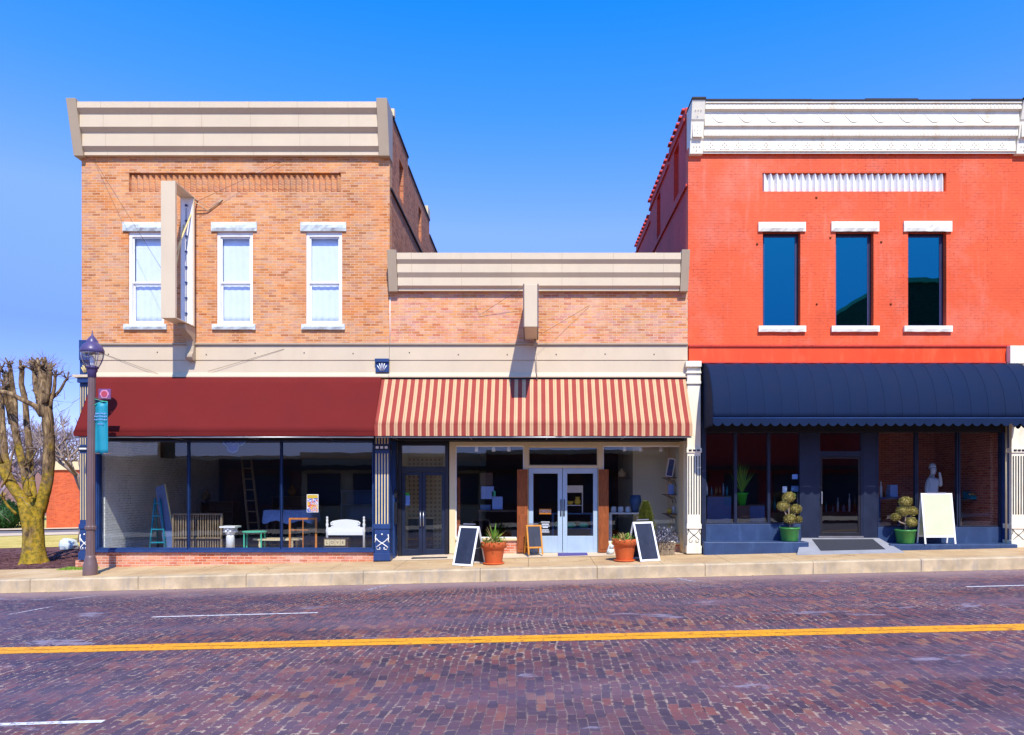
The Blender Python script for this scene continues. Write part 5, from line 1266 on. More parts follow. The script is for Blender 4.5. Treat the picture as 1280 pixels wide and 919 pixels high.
tr = [[(0, 0, .3), (0, 0, .5), (.0, 0, .7), (0, 0, .95)], [(0, 0, .5), (.1, 0, .62), (.18, 0, .75)], [(0, 0, .48), (-.12, 0, .52), (-.22, 0, .6)], [(0, 0, .4), (.1, 0, .46)]]
topiary((X(1132.5, 17.92), 17.95, Z(680.5, 17.7) + .002), 'cloud-pruned topiary in a green pot beside the tall white sign board', T, tr, 8)
# conifer behind the right blackboard
x_ = X(808, 18.0); cz_ = zs(x_, 18.1)
p = root('potted_conifer', 'small pointed evergreen in a pot rising behind the right white-framed board', 'potted plant', (x_, 18.12, cz_), local=True)
MB().lathe(0, 0, [(.13, 0), (.17, .28), (.18, .3), (.16, .3)], 20).build('pot', 'furn', p)
m = MB(); rg = random.Random(6); m.tube([(0, 0, .25), (0, 0, 1.2)], [.02, .006], 6)
for k in range(5200):
    t_ = rg.random() ** .8; hh = .45 + .85 * t_; rr = .23 * (1 - t_) ** .62 + .015; a_ = rg.uniform(0, 6.28); q = rr * rg.uniform(.6, 1.08)
    bse = Vector((q * math.cos(a_), q * math.sin(a_), hh)); k_ = rg.uniform(0, .05) + (.07 if rg.random() < .06 else 0); tp = bse + Vector((math.cos(a_) * (.02 + k_), math.sin(a_) * (.02 + k_), .05 + rg.uniform(0, .03)))
    sd_ = Vector((-math.sin(a_ + rg.uniform(-1, 1)), math.cos(a_), 0)) * .008
    m.add([bse - sd_, bse + sd_, tp], [(0, 1, 2)])
m.build('foliage', 'leaf_conifer', p)
x_ = X(834, 17.8); cz_ = zs(x_, 17.85)
p = root('planter_box', 'whitewashed wooden planter with grey trailing plant below the right shop window', 'planter', (x_, 17.95, cz_), local=True)
m = MB().box(-.2, .19, -.14, .14, 0, .15).box(-.21, .20, -.15, .15, .156, .31); m.build('box', 'greywood', p, bevel=.006)
m = MB(); rg = random.Random(12)
for _ in range(500):
    a_ = rg.uniform(0, 6.28); L = rg.uniform(.15, .4); e = rg.uniform(.1, 1); bs_ = (rg.uniform(-.15, .15), rg.uniform(-.1, .1), .3); tp = Vector((bs_[0] + L * e * math.cos(a_) * .8 - .05, bs_[1] + L * e * math.sin(a_), .3 + L * (1.1 - e)))
    leaves(m, tp, .03, 3, .035, rg)
m.build('foliage', 'leaf_lav', p)
x_ = X(764, 18.1)
m = MB().ball((x_, 18.25, zs(x_, 18) + .09), .10, 10, 7, .9).ball((x_ + .02, 18.2, zs(x_, 18) + .22), .06, 8, 6).tube([(x_ - .1, 18.25, zs(x_, 18)), (x_ - .05, 18.2, zs(x_, 18) + .2), (x_, 18.2, zs(x_, 18) + .32)], .015, 6)
tag(m.build('garden_ornament', 'stone'), 'small grey stone figure beside the foot of the right brown shutter', 'ornament')

# ================================================================== WHAT STANDS IN THE SHOPS
def A(px, py, d): return (X(px, d), d, Z(py, d))
fl = IB + .002
# left shop
ld = 18.95
r_ = root('stepladder', 'teal wooden stepladder by the whitewashed wall in the left shop', 'ladder', (X(200, ld), ld, fl))
ztl = Z(623, ld); 
m = MB().tube([(X(187, ld), ld, fl), (X(190, ld), ld + .15, ztl)], .028, 4).tube([(X(207, ld), ld, fl), (X(196.5, ld), ld + .15, ztl)], .028, 4).build('front_rails', 'teal', r_)
m = MB().tube([(X(180, ld), ld + .7, fl), (X(189, ld), ld + .2, ztl)], .022, 4).tube([(X(200, ld), ld + .7, fl), (X(196, ld), ld + .2, ztl)], .022, 4).build('back_rails', 'teal', r_)
m = MB()
for k, t_ in enumerate((.12, .38, .64, .88)):
    z_ = fl + (ztl - fl) * t_; m.box(X(187 + 3 * t_, ld), X(207 - 10.5 * t_, ld), ld + .1 * t_, ld + .1 + .1 * t_, z_, z_ + .03)
m.build('step', 'teal', r_)
bd = 19.1
r_ = root('leaning_mirror', 'tall blue-grey mirror leaning behind the teal stepladder', 'mirror', (X(212, bd), bd, fl))
a_, b_ = X(205, bd), X(217, bd); zt2 = Z(605, bd)
m = MB().add([(a_ - .25, bd + .05, zt2 - .1), (a_ + .02, bd, zt2), (b_ + .12, bd - .1, fl), (a_ + .05, bd - .1, fl), (a_ - .25, bd + .1, zt2 - .1), (a_ + .02, bd + .05, zt2), (b_ + .12, bd - .05, fl), (a_ + .05, bd - .05, fl)],
             [(0, 1, 2, 3), (4, 7, 6, 5), (0, 3, 7, 4), (1, 5, 6, 2), (0, 4, 5, 1), (2, 6, 7, 3)]).build('panel', paint('blue_grey', (90, 110, 150), .3), r_)
MB().tube([(a_ + .03, bd - .01, zt2), (b_ + .13, bd - .11, fl)], .02, 4).build('frame', 'gold', r_)
tag(MB().box(X(186, 19.3), X(196, 19.3), 19.3, 19.6, Z(620, 19.3), Z(606, 19.3)).build('wooden_box', 'sash', bevel=.01), 'orange wooden box on top of the teal stepladder', 'box') if False else None
cd_ = 18.75
r_ = root('slatted_gate', 'weathered wooden gate of thin slats standing in the left shop window', 'gate', (X(246, cd_), cd_, fl))
x0_, x1_ = X(215, cd_), X(277.5, cd_); zt2, zm_ = Z(642, cd_), Z(672.5, cd_)
MB().box(x0_, x1_, cd_, cd_ + .05, zt2 - .035, zt2).box(x0_, x1_, cd_, cd_ + .05, zm_ - .02, zm_ + .015).build('rail', 'greywood', r_)
MB().box(x0_, x0_ + .04, cd_ - .003, cd_ + .06, fl, zt2 - .036).box(x1_ - .04, x1_, cd_ - .003, cd_ + .06, fl, zt2 - .036).build('post', 'greywood', r_)
m = MB(); n = 19
for k in range(n):
    xx = x0_ + .06 + (x1_ - x0_ - .14) * k / (n - 1); m.box(xx, xx + .028, cd_ + .052, cd_ + .065, fl + .02, zt2 - .005)
m.build('slats', 'greywood', r_)
pd = 18.7; px_ = X(288, pd)
r_ = root('column_pedestal', 'white fluted column pedestal with leafy capital in the left shop window', 'pedestal', (px_, pd, fl))
h_ = Z(657.5, pd) - fl; m = MB().lathe(px_, pd, [(.11, fl), (.105, fl + h_ * .55), (.10, fl + h_ * .62)], 20).build('shaft', 'white_clean', r_)
m = MB().box(px_ - .2, px_ + .2, pd - .2, pd + .2, fl + h_ - .04, fl + h_).lathe(px_, pd, [(.10, fl + h_ * .62), (.13, fl + h_ * .72), (.14, fl + h_ * .82), (.18, fl + h_ * .93)], 12)
for k in range(16):
    t_ = 6.28 * k / 16; m.ball((px_ + .15 * math.cos(t_), pd + .15 * math.sin(t_), fl + h_ * (.78 if k % 2 else .88)), .035, 6, 4)
m.build('capital', 'white_clean', r_)
td = 18.8
r_ = root('side_table', 'mint green half-round side table with thin legs in the left shop window', 'table', (X(318, td), td, fl))
zt2 = Z(664, td); MB().prism([(X(318, td) + .31 * math.cos(R(a_)), td + .25 * math.sin(R(a_))) for a_ in range(0, 360, 20)], zt2 - .025, zt2, 'z').build('tabletop', 'mint', r_)
for a_ in (30, 150, 215, 325): MB().box(X(318, td) + .27 * math.cos(R(a_)) - .015, X(318, td) + .27 * math.cos(R(a_)) + .015, td + .2 * math.sin(R(a_)) - .015, td + .2 * math.sin(R(a_)) + .015, fl, zt2 - .025).build('leg', 'mint', r_)
td = 18.95
r_ = root('oval_table', 'low cream oval coffee table with turned legs behind the mullion', 'table', (X(345, td), td, fl))
zt2 = Z(673, td); cxx = X(348, td)
MB().prism([(cxx + .66 * math.cos(R(a_)), td + .3 * math.sin(R(a_))) for a_ in range(0, 360, 12)], zt2 - .04, zt2, 'z').build('tabletop', 'cream', r_)
for sx__ in (-.42, .42):
    for sy_ in (-.18, .18): MB().lathe(cxx + sx__, td + sy_, [(.035, fl), (.02, fl + .05), (.04, fl + .12), (.025, fl + .2), (.04, zt2 - .04)], 10).build('leg', 'cream', r_)
wd = 18.6
r_ = root('window_sash', 'orange-brown wooden window sash leaning in the left shop window', 'window frame', (X(378, wd), wd, fl))
x0_, x1_ = X(361, wd), X(396, wd); zt2 = Z(647.5, wd)
frame_mb(x0_, x1_, fl, zt2, .045, wd, wd + .04).build('frame', 'sash', r_)
MB().box((x0_ + x1_) / 2 - .01, (x0_ + x1_) / 2 + .01, wd + .01, wd + .03, fl + .045, zt2 - .045).box(x0_ + .045, x1_ - .045, wd + .008, wd + .032, fl + .52, fl + .54).build('glazing_bar', 'sash', r_)
MB().box(x0_ + .045, x1_ - .045, wd + .018, wd + .022, fl + .045, zt2 - .045).build('pane', 'glass', r_)
hd = 18.75
r_ = root('headboard', 'white scroll-topped bed headboard with turned posts in the left shop window', 'headboard', (X(433, hd), hd, fl))
x0_, x1_ = X(409, hd), X(455, hd); zp = Z(645, hd)
for xx in (x0_, x1_): MB().lathe(xx, hd, [(.035, fl), (.03, zp - .42), (.04, zp - .40), (.025, zp - .3), (.04, zp - .22), (.022, zp - .16), (.035, zp - .11), (.018, zp - .08), (.032, zp - .05), (.03, zp - .02), (.005, zp)], 14).build('post', 'white_clean', r_)
def H(py): return Z(py, hd)
cxx = (x0_ + x1_) / 2; hw = (x1_ - x0_) / 2
out = []
for k in range(11): u = -1 + 2 * k / 10; out.append((cxx + hw * .72 * u, H(651.5) + .045 * (1 - u * u)))
outl = [(x0_, H(669)), (x0_, H(659.5)), (cxx - hw * .80, H(659)), (cxx - hw * .74, H(656))] + out + [(cxx + hw * .74, H(656)), (cxx + hw * .80, H(659)), (x1_, H(659.5)), (x1_, H(669))]
MB().prism(outl, hd - .015, hd + .015, 'y').build('panel', 'white_clean', r_)
MB().tube([(cxx - hw * .68, hd - .018, H(652.5)), (cxx - hw * .78, hd - .018, H(653.5)), (cxx - hw * .78, hd - .018, H(656)), (cxx - hw * .68, hd - .018, H(656))], .02, 8).tube([(cxx + hw * .68, hd - .018, H(652.5)), (cxx + hw * .78, hd - .018, H(653.5)), (cxx + hw * .78, hd - .018, H(656)), (cxx + hw * .68, hd - .018, H(656))], .02, 8).build('scroll', 'white_clean', r_)
kd = 18.5
r_ = root('letter_block_tray', 'dark tray with four pale letter tiles below the white headboard', 'tray', (X(419, kd), kd, fl))
x0_, x1_ = X(404, kd), X(435, kd)
MB().box(x0_, x1_, kd, kd + .25, fl, Z(673, kd)).build('tray', 'furn', r_, bevel=.01)
for k, ch in enumerate('LOVE'):
    a_ = x0_ + .04 + k * .135; o_2 = MB().box(a_, a_ + .125, kd - .018, kd - .001, Z(682, kd), Z(674.5, kd)).build('tile', 'cream', r_)
    text(ch, 'letter', .10, (a_ + .062, kd - .02, Z(678.3, kd)), 'bronze', o_2)
r_ = root('poster', 'colourful yellow-topped poster taped to the inside of the left shop glass', 'poster', (X(390.5, 18.13), 18.13, Z(630)))
x0_, x1_, z0_, z1_ = X(383.5, 18.13), X(398, 18.13), Z(640.5, 18.13), Z(618, 18.13)
MB().box(x0_, x1_, 18.128, 18.131, z0_, z1_).build('sheet', 'white_clean', r_)
MB().box(x0_ + .015, x1_ - .015, 18.124, 18.127, z0_ + .015, z1_ - .015).build('print', 'poster', r_)
MB().box(x0_ + .015, x1_ - .015, 18.121, 18.1235, z1_ - .1, z1_ - .015).build('yellow_header', 'yellow', r_)
td = 19.9
r_ = root('table', 'table under a pale blue cloth behind the wooden sash', 'table', (X(345, td), td, fl))
zt2 = Z(638, td); x0_, x1_ = X(328, td), X(390, td)
m = MB().smooth(); vs = []; n = 40
for k in range(n):
    t_ = 2 * math.pi * k / n; ux = max(-1, min(1, 1.35 * math.cos(t_))); uy = max(-1, min(1, 1.35 * math.sin(t_)))
    xx = (x0_ + x1_) / 2 + ux * (x1_ - x0_) / 2; yy = td + .4 + uy * .4; wv = .02 * math.sin(k * 2.4)
    vs += [(xx, yy, zt2), (xx + ux * (.02 + wv), yy + uy * (.02 + wv), zt2 - .33 - .05 * math.sin(k * 1.3))]
m.add(vs, [(2 * k, 2 * ((k + 1) % n), 2 * ((k + 1) % n) + 1, 2 * k + 1) for k in range(n)] + [tuple(2 * k for k in range(n))]).build('tablecloth', 'bluecloth', r_)
for xx in (x0_ + .1, x1_ - .1):
    for yy in (td + .1, td + .7): MB().box(xx - .03, xx + .03, yy - .03, yy + .03, fl, zt2 - .01).build('leg', 'furn', r_)
# tall ladder and wall cabinet further back
r_ = root('ladder', 'tall wooden ladder leaning far back in the left shop', 'ladder', (X(306, 21.9), 21.9, fl))
m = MB().tube([(X(312, 21.6), 21.6, fl), (X(300, 22.6), 22.6, 3.2)], .04, 4).tube([(X(326, 21.6), 21.6, fl), (X(311, 22.6), 22.6, 3.2)], .04, 4).build('rails', 'greywood', r_)
m = MB()
for k in range(9):
    t_ = (k + .7) / 9.5; yy = 21.6 + t_; m.tube([(X(312 - 12 * t_, yy), yy, fl + (3.2 - fl) * t_), (X(326 - 15 * t_, yy), yy, fl + (3.2 - fl) * t_)], .02, 5)
m.build('rung', 'greywood', r_)
r_ = root('neon_sign', 'unlit blue cup-shaped sign hanging at the top of the left shop window', 'sign', (X(293, 18.4), 18.4, Z(557, 18.4)))
MB().prism([A(px, py, 18.4)[::2] for px, py in ((277, 550), (309, 550), (305, 556), (299, 558), (298, 564), (293, 566.5), (287, 566), (284, 563), (283, 558), (279, 556))], 18.39, 18.41, 'y').build('plate', paint('sign_blue', (40, 70, 190), .5), r_)
MB().tube([(X(x_, 18.37), 18.37, Z(y_, 18.37)) for x_, y_ in ((278, 551), (281, 556), (285, 558.5), (285, 563), (291, 565.5), (297, 563), (298, 558), (304, 555.5), (308, 551))], .012, 6).tube([(X(x_, 18.37), 18.37, Z(y_, 18.37)) for x_, y_ in ((287, 553), (291, 556), (295, 553), (299, 556))], .01, 6).build('tubing', 'bluepaper', r_)
# stock behind: dark furniture in rows
rg = random.Random(21)
def cabinet(x_, y_, w_, d_, h, mat, label, z0=fl, n=3):
    r_ = root('cabinet', label, 'cabinet', (x_, y_, z0), local=True)
    m = MB().box(-w_ / 2, -w_ / 2 + .03, 0, d_, 0, h).box(w_ / 2 - .03, w_ / 2, 0, d_, 0, h).box(-w_ / 2 + .03, w_ / 2 - .03, d_ - .02, d_, 0, h).box(-w_ / 2 - .02, w_ / 2 + .02, -.02, d_, h, h + .03)
    m.build('carcass', mat, r_)
    for k in range(n): MB().box(-w_ / 2 + .03, w_ / 2 - .03, .01, d_ - .02, .06 + h * k / n, .085 + h * k / n).build('shelf', mat, r_)
    return r_
cabinet(X(262, 22), 22.5, 1.0, .5, 1.15, 'furn', 'dark open cabinet behind the slatted gate')
cabinet(X(360, 23), 23.5, 1.4, .5, 1.3, 'furn', 'dark open cabinet behind the cloth-covered table')
cabinet(X(440, 22), 22.8, 1.1, .5, 1.5, 'furn_blue', 'blue-grey cabinet behind the white headboard')
for (px, z_, r, lab) in ((258, 1.3, .12, 'round amber vase on the dark cabinet behind the slatted gate'), (365, 1.45, .14, 'wide dark vase on the cabinet behind the cloth-covered table')):
    xx = X(px, 22.7 if px < 300 else 23.7); yy = 22.7 if px < 300 else 23.7
    zb_ = fl + (1.18 if px < 300 else 1.33)
    tag(MB().lathe(xx, yy, [(.05, zb_), (r, zb_ + .12), (r * .9, zb_ + .22), (.04, zb_ + .32), (.06, zb_ + .36)], 16).build('vase', 'amber'), lab, 'vase')
# middle shop
def shelf_bracket(m, x_, y_, z_):
    m.tube([(x_, y_, z_ - .25), (x_ - .0, y_ - .05, z_ - .12), (x_ , y_ - .18, z_ - .02)], .01, 5)
sh = [(583 + 14, 1), (618, 1), (642.5, 1), (668, 1)]
xw = MX1 - .06
for k, (py, lab) in enumerate(((597, 'top'), (618, 'second'), (642, 'third'), (666, 'lowest'))):
    r_ = root('wall_shelf', '%s dark bracket shelf on the cream wall at the right end of the middle shop' % lab, 'shelf', (xw, 19.4, dz(py)), group='bracket shelves on the cream wall')
    zz_ = Z(py, 19.3)
    MB().box(xw - .30, xw, 19.05, 19.65, zz_ - .02, zz_).build('board', 'furn', r_)
    m = MB()
    for yy in (19.12, 19.56): m.tube([(xw - .01, yy, zz_ - .24), (xw - .04, yy, zz_ - .12), (xw - .24, yy, zz_ - .025)], .01, 6)
    m.build('bracket', 'black', r_)
def sh_z(py): return Z(py, 19.3) + .001
r_ = root('framed_picture', 'white framed picture leaning on the top bracket shelf', 'picture', (xw - .14, 19.3, sh_z(597)), local=True)
m = frame_mb(-.10, .10, 0, .50, .03, -.01, .01); 
mt = Matrix.Translation((-.03, 0, .02)) @ Matrix.Rotation(R(10), 4, 'Y'); m.v = [tuple(mt @ Vector(v)) for v in m.v]; m.build('frame', 'white', r_)
m = MB().box(-.07, .07, -.004, .004, .03, .47, mt).build('print', 'furn_blue', r_)
tag(MB().box(xw - .2, xw - .06, 19.2, 19.23, sh_z(618), sh_z(618) + .26).build('picture_card', 'bluepaper'), 'pale blue picture card on the second bracket shelf', 'card')
tag(MB().lathe(xw - .17, 19.25, [(.05, sh_z(642)), (.07, sh_z(642) + .05), (.06, sh_z(642) + .13)], 14).build('mug', 'yellow'), 'yellow mug on the third bracket shelf', 'mug')
tag(MB().lathe(xw - .05, 19.3, [(.03, sh_z(642)), (.035, sh_z(642) + .16), (.015, sh_z(642) + .2)], 14).build('jar', 'white_clean'), 'white jar beside the yellow mug on the third bracket shelf', 'jar')
r_ = root('hanging_basin', 'cream boat-shaped dish with a yellow bird on the lowest bracket shelf', 'dish', (xw - .15, 19.25, sh_z(666)))
MB().lathe(xw - .16, 19.25, [(.06, sh_z(666)), (.12, sh_z(666) + .06), (.15, sh_z(666) + .11), (.13, sh_z(666) + .11)], 18, sy=.7).build('bowl', 'cream', r_)
MB().ball((xw - .18, 19.22, sh_z(666) + .15), .035, 8, 6).tube([(xw - .18, 19.22, sh_z(666) + .15), (xw - .17, 19.22, sh_z(666) + .24)], [.02, .006], 6).build('bird', 'yellow', r_)
# track lights
for a_, b_, lamps, lab in ((592, 646, (595.5, 617, 636), 'left'), (770, 832, (780.5, 801, 826), 'right')):
    y_ = 18.95; r_ = root('track_light', 'white track with three small spotlights inside the %s window of the middle shop' % lab, 'track light', (X((a_ + b_) / 2, y_), y_, 3.2))
    MB().box(X(a_, y_), X(b_, y_), y_ - .02, y_ + .02, Z(556.5, y_), Z(554.5, y_)).build('track', 'white_clean', r_)
    MB().box(X(a_, y_) + .2, X(a_, y_) + .22, y_ - .01, y_ + .01, Z(554.5, y_), 3.25).build('stem', 'white_clean', r_)
    for l_ in lamps: MB().lathe(X(l_, y_), y_, [(.045, Z(564.5, y_)), (.05, Z(562, y_)), (.035, Z(559, y_)), (.015, Z(556.6, y_))], 12).build('spotlight', 'white_clean', r_)
# display things behind the left window of the middle shop
yd = 19.3
def desk(x0_, x1_, y_, d_, z0, zt, mat, label):
    r_ = root('display_table', label, 'table', ((x0_ + x1_) / 2, y_, z0))
    MB().box(x0_, x1_, y_, y_ + d_, zt - .04, zt).build('tabletop', mat, r_)
    for xx in (x0_ + .04, x1_ - .04):
        for yy in (y_ + .04, y_ + d_ - .04): MB().box(xx - .025, xx + .025, yy - .025, yy + .025, z0, zt - .04).build('leg', mat, r_)
    return r_
F2 = FL - .002
desk(X(598, yd), X(650, yd), yd, .6, F2, Z(638, yd), 'furn', 'dark display table behind the left window of the middle shop')
for px0, px1, py0, py1, mt_, lab in ((601, 617, 608, 624, 'bluepaper', 'pale blue boxed card standing on the display table in the middle shop'), (615, 628, 621, 637, 'bluepaper', 'blue notebook standing on the display table in the middle shop'),
                                    (600, 613, 631, 638, 'furn_blue', 'flat blue box on the display table in the middle shop'), (614, 619, 614, 621, 'mint', 'small mint green jar among the boxes of the display table'), (600, 616, 591, 607, 'furn', 'dim framed print above the boxes of the display table')):
    tag(MB().box(X(px0, yd), X(px1, yd), yd + .1, yd + (.2 if mt_ != 'furn' else .13), max(Z(py1, yd), Z(638, yd) + .002) if py1 > 630 else Z(py1, yd), Z(py0, yd)).build('boxed_card', mt_, bevel=.008), lab, 'box')
tag(MB().box(X(561.5 + 9, 18.8), X(561.5 + 13.5, 18.8), 18.8, 18.85, F2, Z(597, 18.8)).build('wooden_post', 'shutter'), 'narrow brown wooden post inside the left edge of the middle shop window', 'post')
# cabinet behind the blue doors
yd = 19.6
r_ = root('blue_cabinet', 'blue open cabinet with dishes behind the pale blue doors', 'cabinet', (X(713, yd), yd, F2))
x0_, x1_ = X(690, yd), X(741, yd); zt2 = Z(643, yd)
MB().box(x0_, x0_ + .05, yd, yd + .4, F2, zt2).box(x1_ - .05, x1_, yd, yd + .4, F2, zt2).box(x0_ - .02, x1_ + .02, yd - .02, yd + .4, zt2, zt2 + .03).build('carcass', 'furn_blue', r_)
for py in (661, 678): MB().box(x0_ + .05, x1_ - .05, yd, yd + .4, Z(py, yd), Z(py, yd) + .025).build('shelf', 'furn_blue', r_)
for px, py, w_ in ((712, 661, .2), (730, 661, .16), (697, 661, .1)):
    z_ = Z(py, yd) + .026; tag(MB().lathe(X(px, yd), yd + .15, [(w_ * .5, z_), (w_, z_ + .04), (w_ * .9, z_ + .08), (w_ * .6, z_ + .14)], 16).build('dish_stack', 'mint'), {712: 'green dish stack in the middle of the blue cabinet', 730: 'green dish stack at the right of the blue cabinet', 697: 'small green dish at the left of the blue cabinet'}[px], 'dish')
tag(MB().box(X(722, yd), X(736, yd), yd - .01, yd + .3, Z(678, yd) + .026, Z(670, yd)).build('folded_cloth', 'redcloth', bevel=.02), 'red patterned cloth folded on the lowest shelf of the blue cabinet', 'cloth')
r_ = root('white_shelf', 'white shelf unit with jugs standing on the blue cabinet', 'shelf', (X(718, yd), yd, zt2 + .03))
x0_, x1_ = X(708, yd), X(729, yd); zb_ = zt2 + .031
MB().box(x0_, x0_ + .02, yd + .1, yd + .3, zb_, Z(607, yd)).box(x1_ - .02, x1_, yd + .1, yd + .3, zb_, Z(607, yd)).box(x0_, x1_, yd + .09, yd + .3, Z(616, yd), Z(607, yd) + .001).build('frame', 'white', r_)
MB().box(x0_ + .02, x1_ - .02, yd + .1, yd + .3, Z(631.5, yd) - .02, Z(631.5, yd)).build('shelf', 'white', r_)
z_ = Z(631.5, yd) + .001
tag(MB().lathe(X(713, yd), yd + .2, [(.05, z_), (.09, z_ + .06), (.1, z_ + .11)], 16).build('bowl', 'yellow'), 'yellow bowl on the white shelf behind the doors', 'bowl')
tag(MB().lathe(X(722.5, yd), yd + .2, [(.05, z_), (.09, z_ + .07), (.07, z_ + .15), (.05, z_ + .18), (.07, z_ + .22)], 16).build('jug', 'yellow'), 'yellow jug on the white shelf behind the doors', 'jug')
r_ = root('open_sign', 'orange OPEN sign hung inside the left pale blue door', 'sign', (X(681, 18.66), 18.66, Z(640)))
x0_, x1_ = X(674, 18.655), X(689, 18.655); MB().box(x0_, x1_, 18.65, 18.66, Z(642.8, 18.655), Z(636.2, 18.655)).build('plate', 'orange', r_)
text('OPEN', 'lettering', .115, ((x0_ + x1_) / 2, 18.648, Z(639.5, 18.655)), 'paper', r_)
r_ = root('hours_sign', 'black notice with white lines low in the left pale blue door', 'sign', (X(682, 18.66), 18.66, Z(660)))
x0_, x1_ = X(676, 18.655), X(687.2, 18.655); MB().box(x0_, x1_, 18.65, 18.656, Z(668, 18.655), Z(651.5, 18.655)).build('plate', 'black', r_)
m = MB(); rg = random.Random(5)
for py, hh, u0, u1 in ((652.6, .022, 0.02, .98), (655.4, .03, .12, .9), (657.6, .018, .02, .98), (659.2, .035, .2, .8), (662.6, .028, .12, .88), (665, .025, .05, .95)):
    m.box(x0_ + (x1_ - x0_) * u0, x0_ + (x1_ - x0_) * u1, 18.645, 18.649, Z(py, 18.655) - hh / 2, Z(py, 18.655) + hh / 2)
m.build('line', 'paper', r_)
# right window of the middle shop: white table with crockery
yd = 19.5; desk(X(762, yd), X(802, yd), yd, .5, F2, Z(641, yd), 'white', 'white display table behind the right window of the middle shop')
for k, px in enumerate((768, 777, 786)):
    z_ = Z(641, yd) + .002
    tag(MB().lathe(X(px, yd), yd + .2, [(.06, z_), (.08, z_ + .05), (.07, z_ + .14), (.05, z_ + .16)], 14).build('white_jug', 'paper'), ('left', 'middle', 'right')[k] + ' one of three white jugs on the white display table', 'jug', 'white jugs on the display table')
tag(MB().lathe(X(796, yd), yd + .25, [(.09, Z(641, yd) + .002), (.15, Z(630, yd)), (.16, Z(626, yd)), (.14, Z(619, yd))], 20).build('pot', 'furn_blue'), 'big blue crock on the white display table', 'pot')
r_ = root('tea_set_shelf', 'dark wall shelf with two pale vases behind the right window', 'shelf', (X(783, 21), 21, Z(597, 21)))
MB().box(X(770, 21), X(801, 21), 21, 21.25, Z(598, 21), Z(597, 21)).build('board', 'furn', r_)
for px, lab in ((778, 'left pale vase on the dark wall shelf'), (794, 'right pale vase on the dark wall shelf')):
    z_ = Z(597, 21) + .002; tag(MB().lathe(X(px, 21), 21.12, [(.06, z_), (.12, z_ + .08), (.1, z_ + .18), (.04, z_ + .22), (.06, z_ + .26)], 14).build('vase', 'cream'), lab, 'vase')
# behind the dark-framed door
r_ = root('counter', 'dark counter with a pale top behind the dark-framed door', 'counter', (X(520, 20.2), 20.2, FL))
MB().box(X(502, 20.2), X(541, 20.2), 20.2, 20.7, FL, Z(648.5, 20.2)).build('body', 'navy_dark', r_); MB().box(X(501, 20.2), X(542, 20.2), 20.15, 20.72, Z(648.5, 20.2) + .001, Z(647, 20.2)).build('worktop', 'cream', r_)
r_ = root('hanging_sign', 'pale blue door notice with green top inside the dark-framed door', 'sign', (X(509, 18.66), 18.66, Z(625)))
MB().box(X(505.5, 18.66), X(512.5, 18.66), 18.65, 18.66, Z(632, 18.66), Z(619, 18.66)).build('sheet', 'bluepaper', r_)
MB().box(X(505.5, 18.66), X(512, 18.66), 18.646, 18.6495, Z(619.4, 18.66), Z(616, 18.66)).build('header', 'limepot', r_)
# right shop
fr_ = IR + .002
def counter(x0_, x1_, y_, d_, zt, mat, label):
    r_ = root('counter', label, 'counter', ((x0_ + x1_) / 2, y_, fr_)); MB().box(x0_, x1_, y_, y_ + d_, fr_, zt).build('body', mat, r_); MB().box(x0_ - .02, x1_ + .02, y_ - .02, y_ + d_, zt + .001, zt + .03).build('worktop', 'furn', r_); return zt + .032
yd = 19.2
z1c = counter(X(884, yd), X(914, yd), yd, .5, Z(621, yd), 'furn_blue', 'blue-green panelled cabinet behind the leftmost window of the red building')
z2c = counter(X(926, yd), X(956, yd), yd, .5, Z(632, yd), 'furn_blue', 'low grey-blue cabinet below the green hanging pot')
rg = random.Random(14)
def bottles(x0_, x1_, n, y_, z_, label, grp, hmax=.34):
    for k in range(n):
        xx = x0_ + (x1_ - x0_) * (k + .5) / n + rg.uniform(-.015, .015); h = rg.uniform(.16, hmax); r = rg.uniform(.025, .045)
        o = MB().lathe(xx, y_ + rg.uniform(-.04, .04), [(r, z_), (r, z_ + h * .62), (r * .4, z_ + h * .78), (r * .4, z_ + h)], 10).build('bottle', rg.choice(['bottle', 'amber', 'paper', 'teal']))
        tag(o, label, 'bottle', grp)
bottles(X(884, yd), X(914, yd), 6, yd + .2, z1c, 'small bottle on the blue-green cabinet behind the leftmost red-building window', 'bottles on the blue-green cabinet', .42)
r_ = root('long_counter', 'long dark counter across the middle of the red-building shop', 'counter', (X(1010, 21.5), 21.5, fr_))
zc_ = Z(640, 21.5); MB().box(X(900, 21.5), X(1080, 21.5), 21.5, 22.1, fr_, zc_).build('body', 'furn', r_)
bottles(X(962, 21.5), X(1078, 21.5), 16, 21.8, zc_ + .002, 'bottle standing on the long dark counter of the red-building shop', 'bottles on the long counter', .6)
desk(X(1098, 19.4), X(1138, 19.4), 19.4, .6, fr_, Z(622, 19.4), 'blue', 'blue table with bottles behind the window right of the dark door')
bottles(X(1098, 19.4), X(1118, 19.4), 5, 19.7, Z(622, 19.4) + .002, 'bottle on the blue table right of the dark door', 'bottles on the blue table', .45)
m = MB().box(X(1115, 19.4), X(1125, 19.4), 19.5, 19.7, Z(621.6, 19.4), Z(606, 19.4)); tag(m.build('dispenser', 'bluepaper', bevel=.02), 'pale blue dispenser on the blue table right of the dark door', 'dispenser')
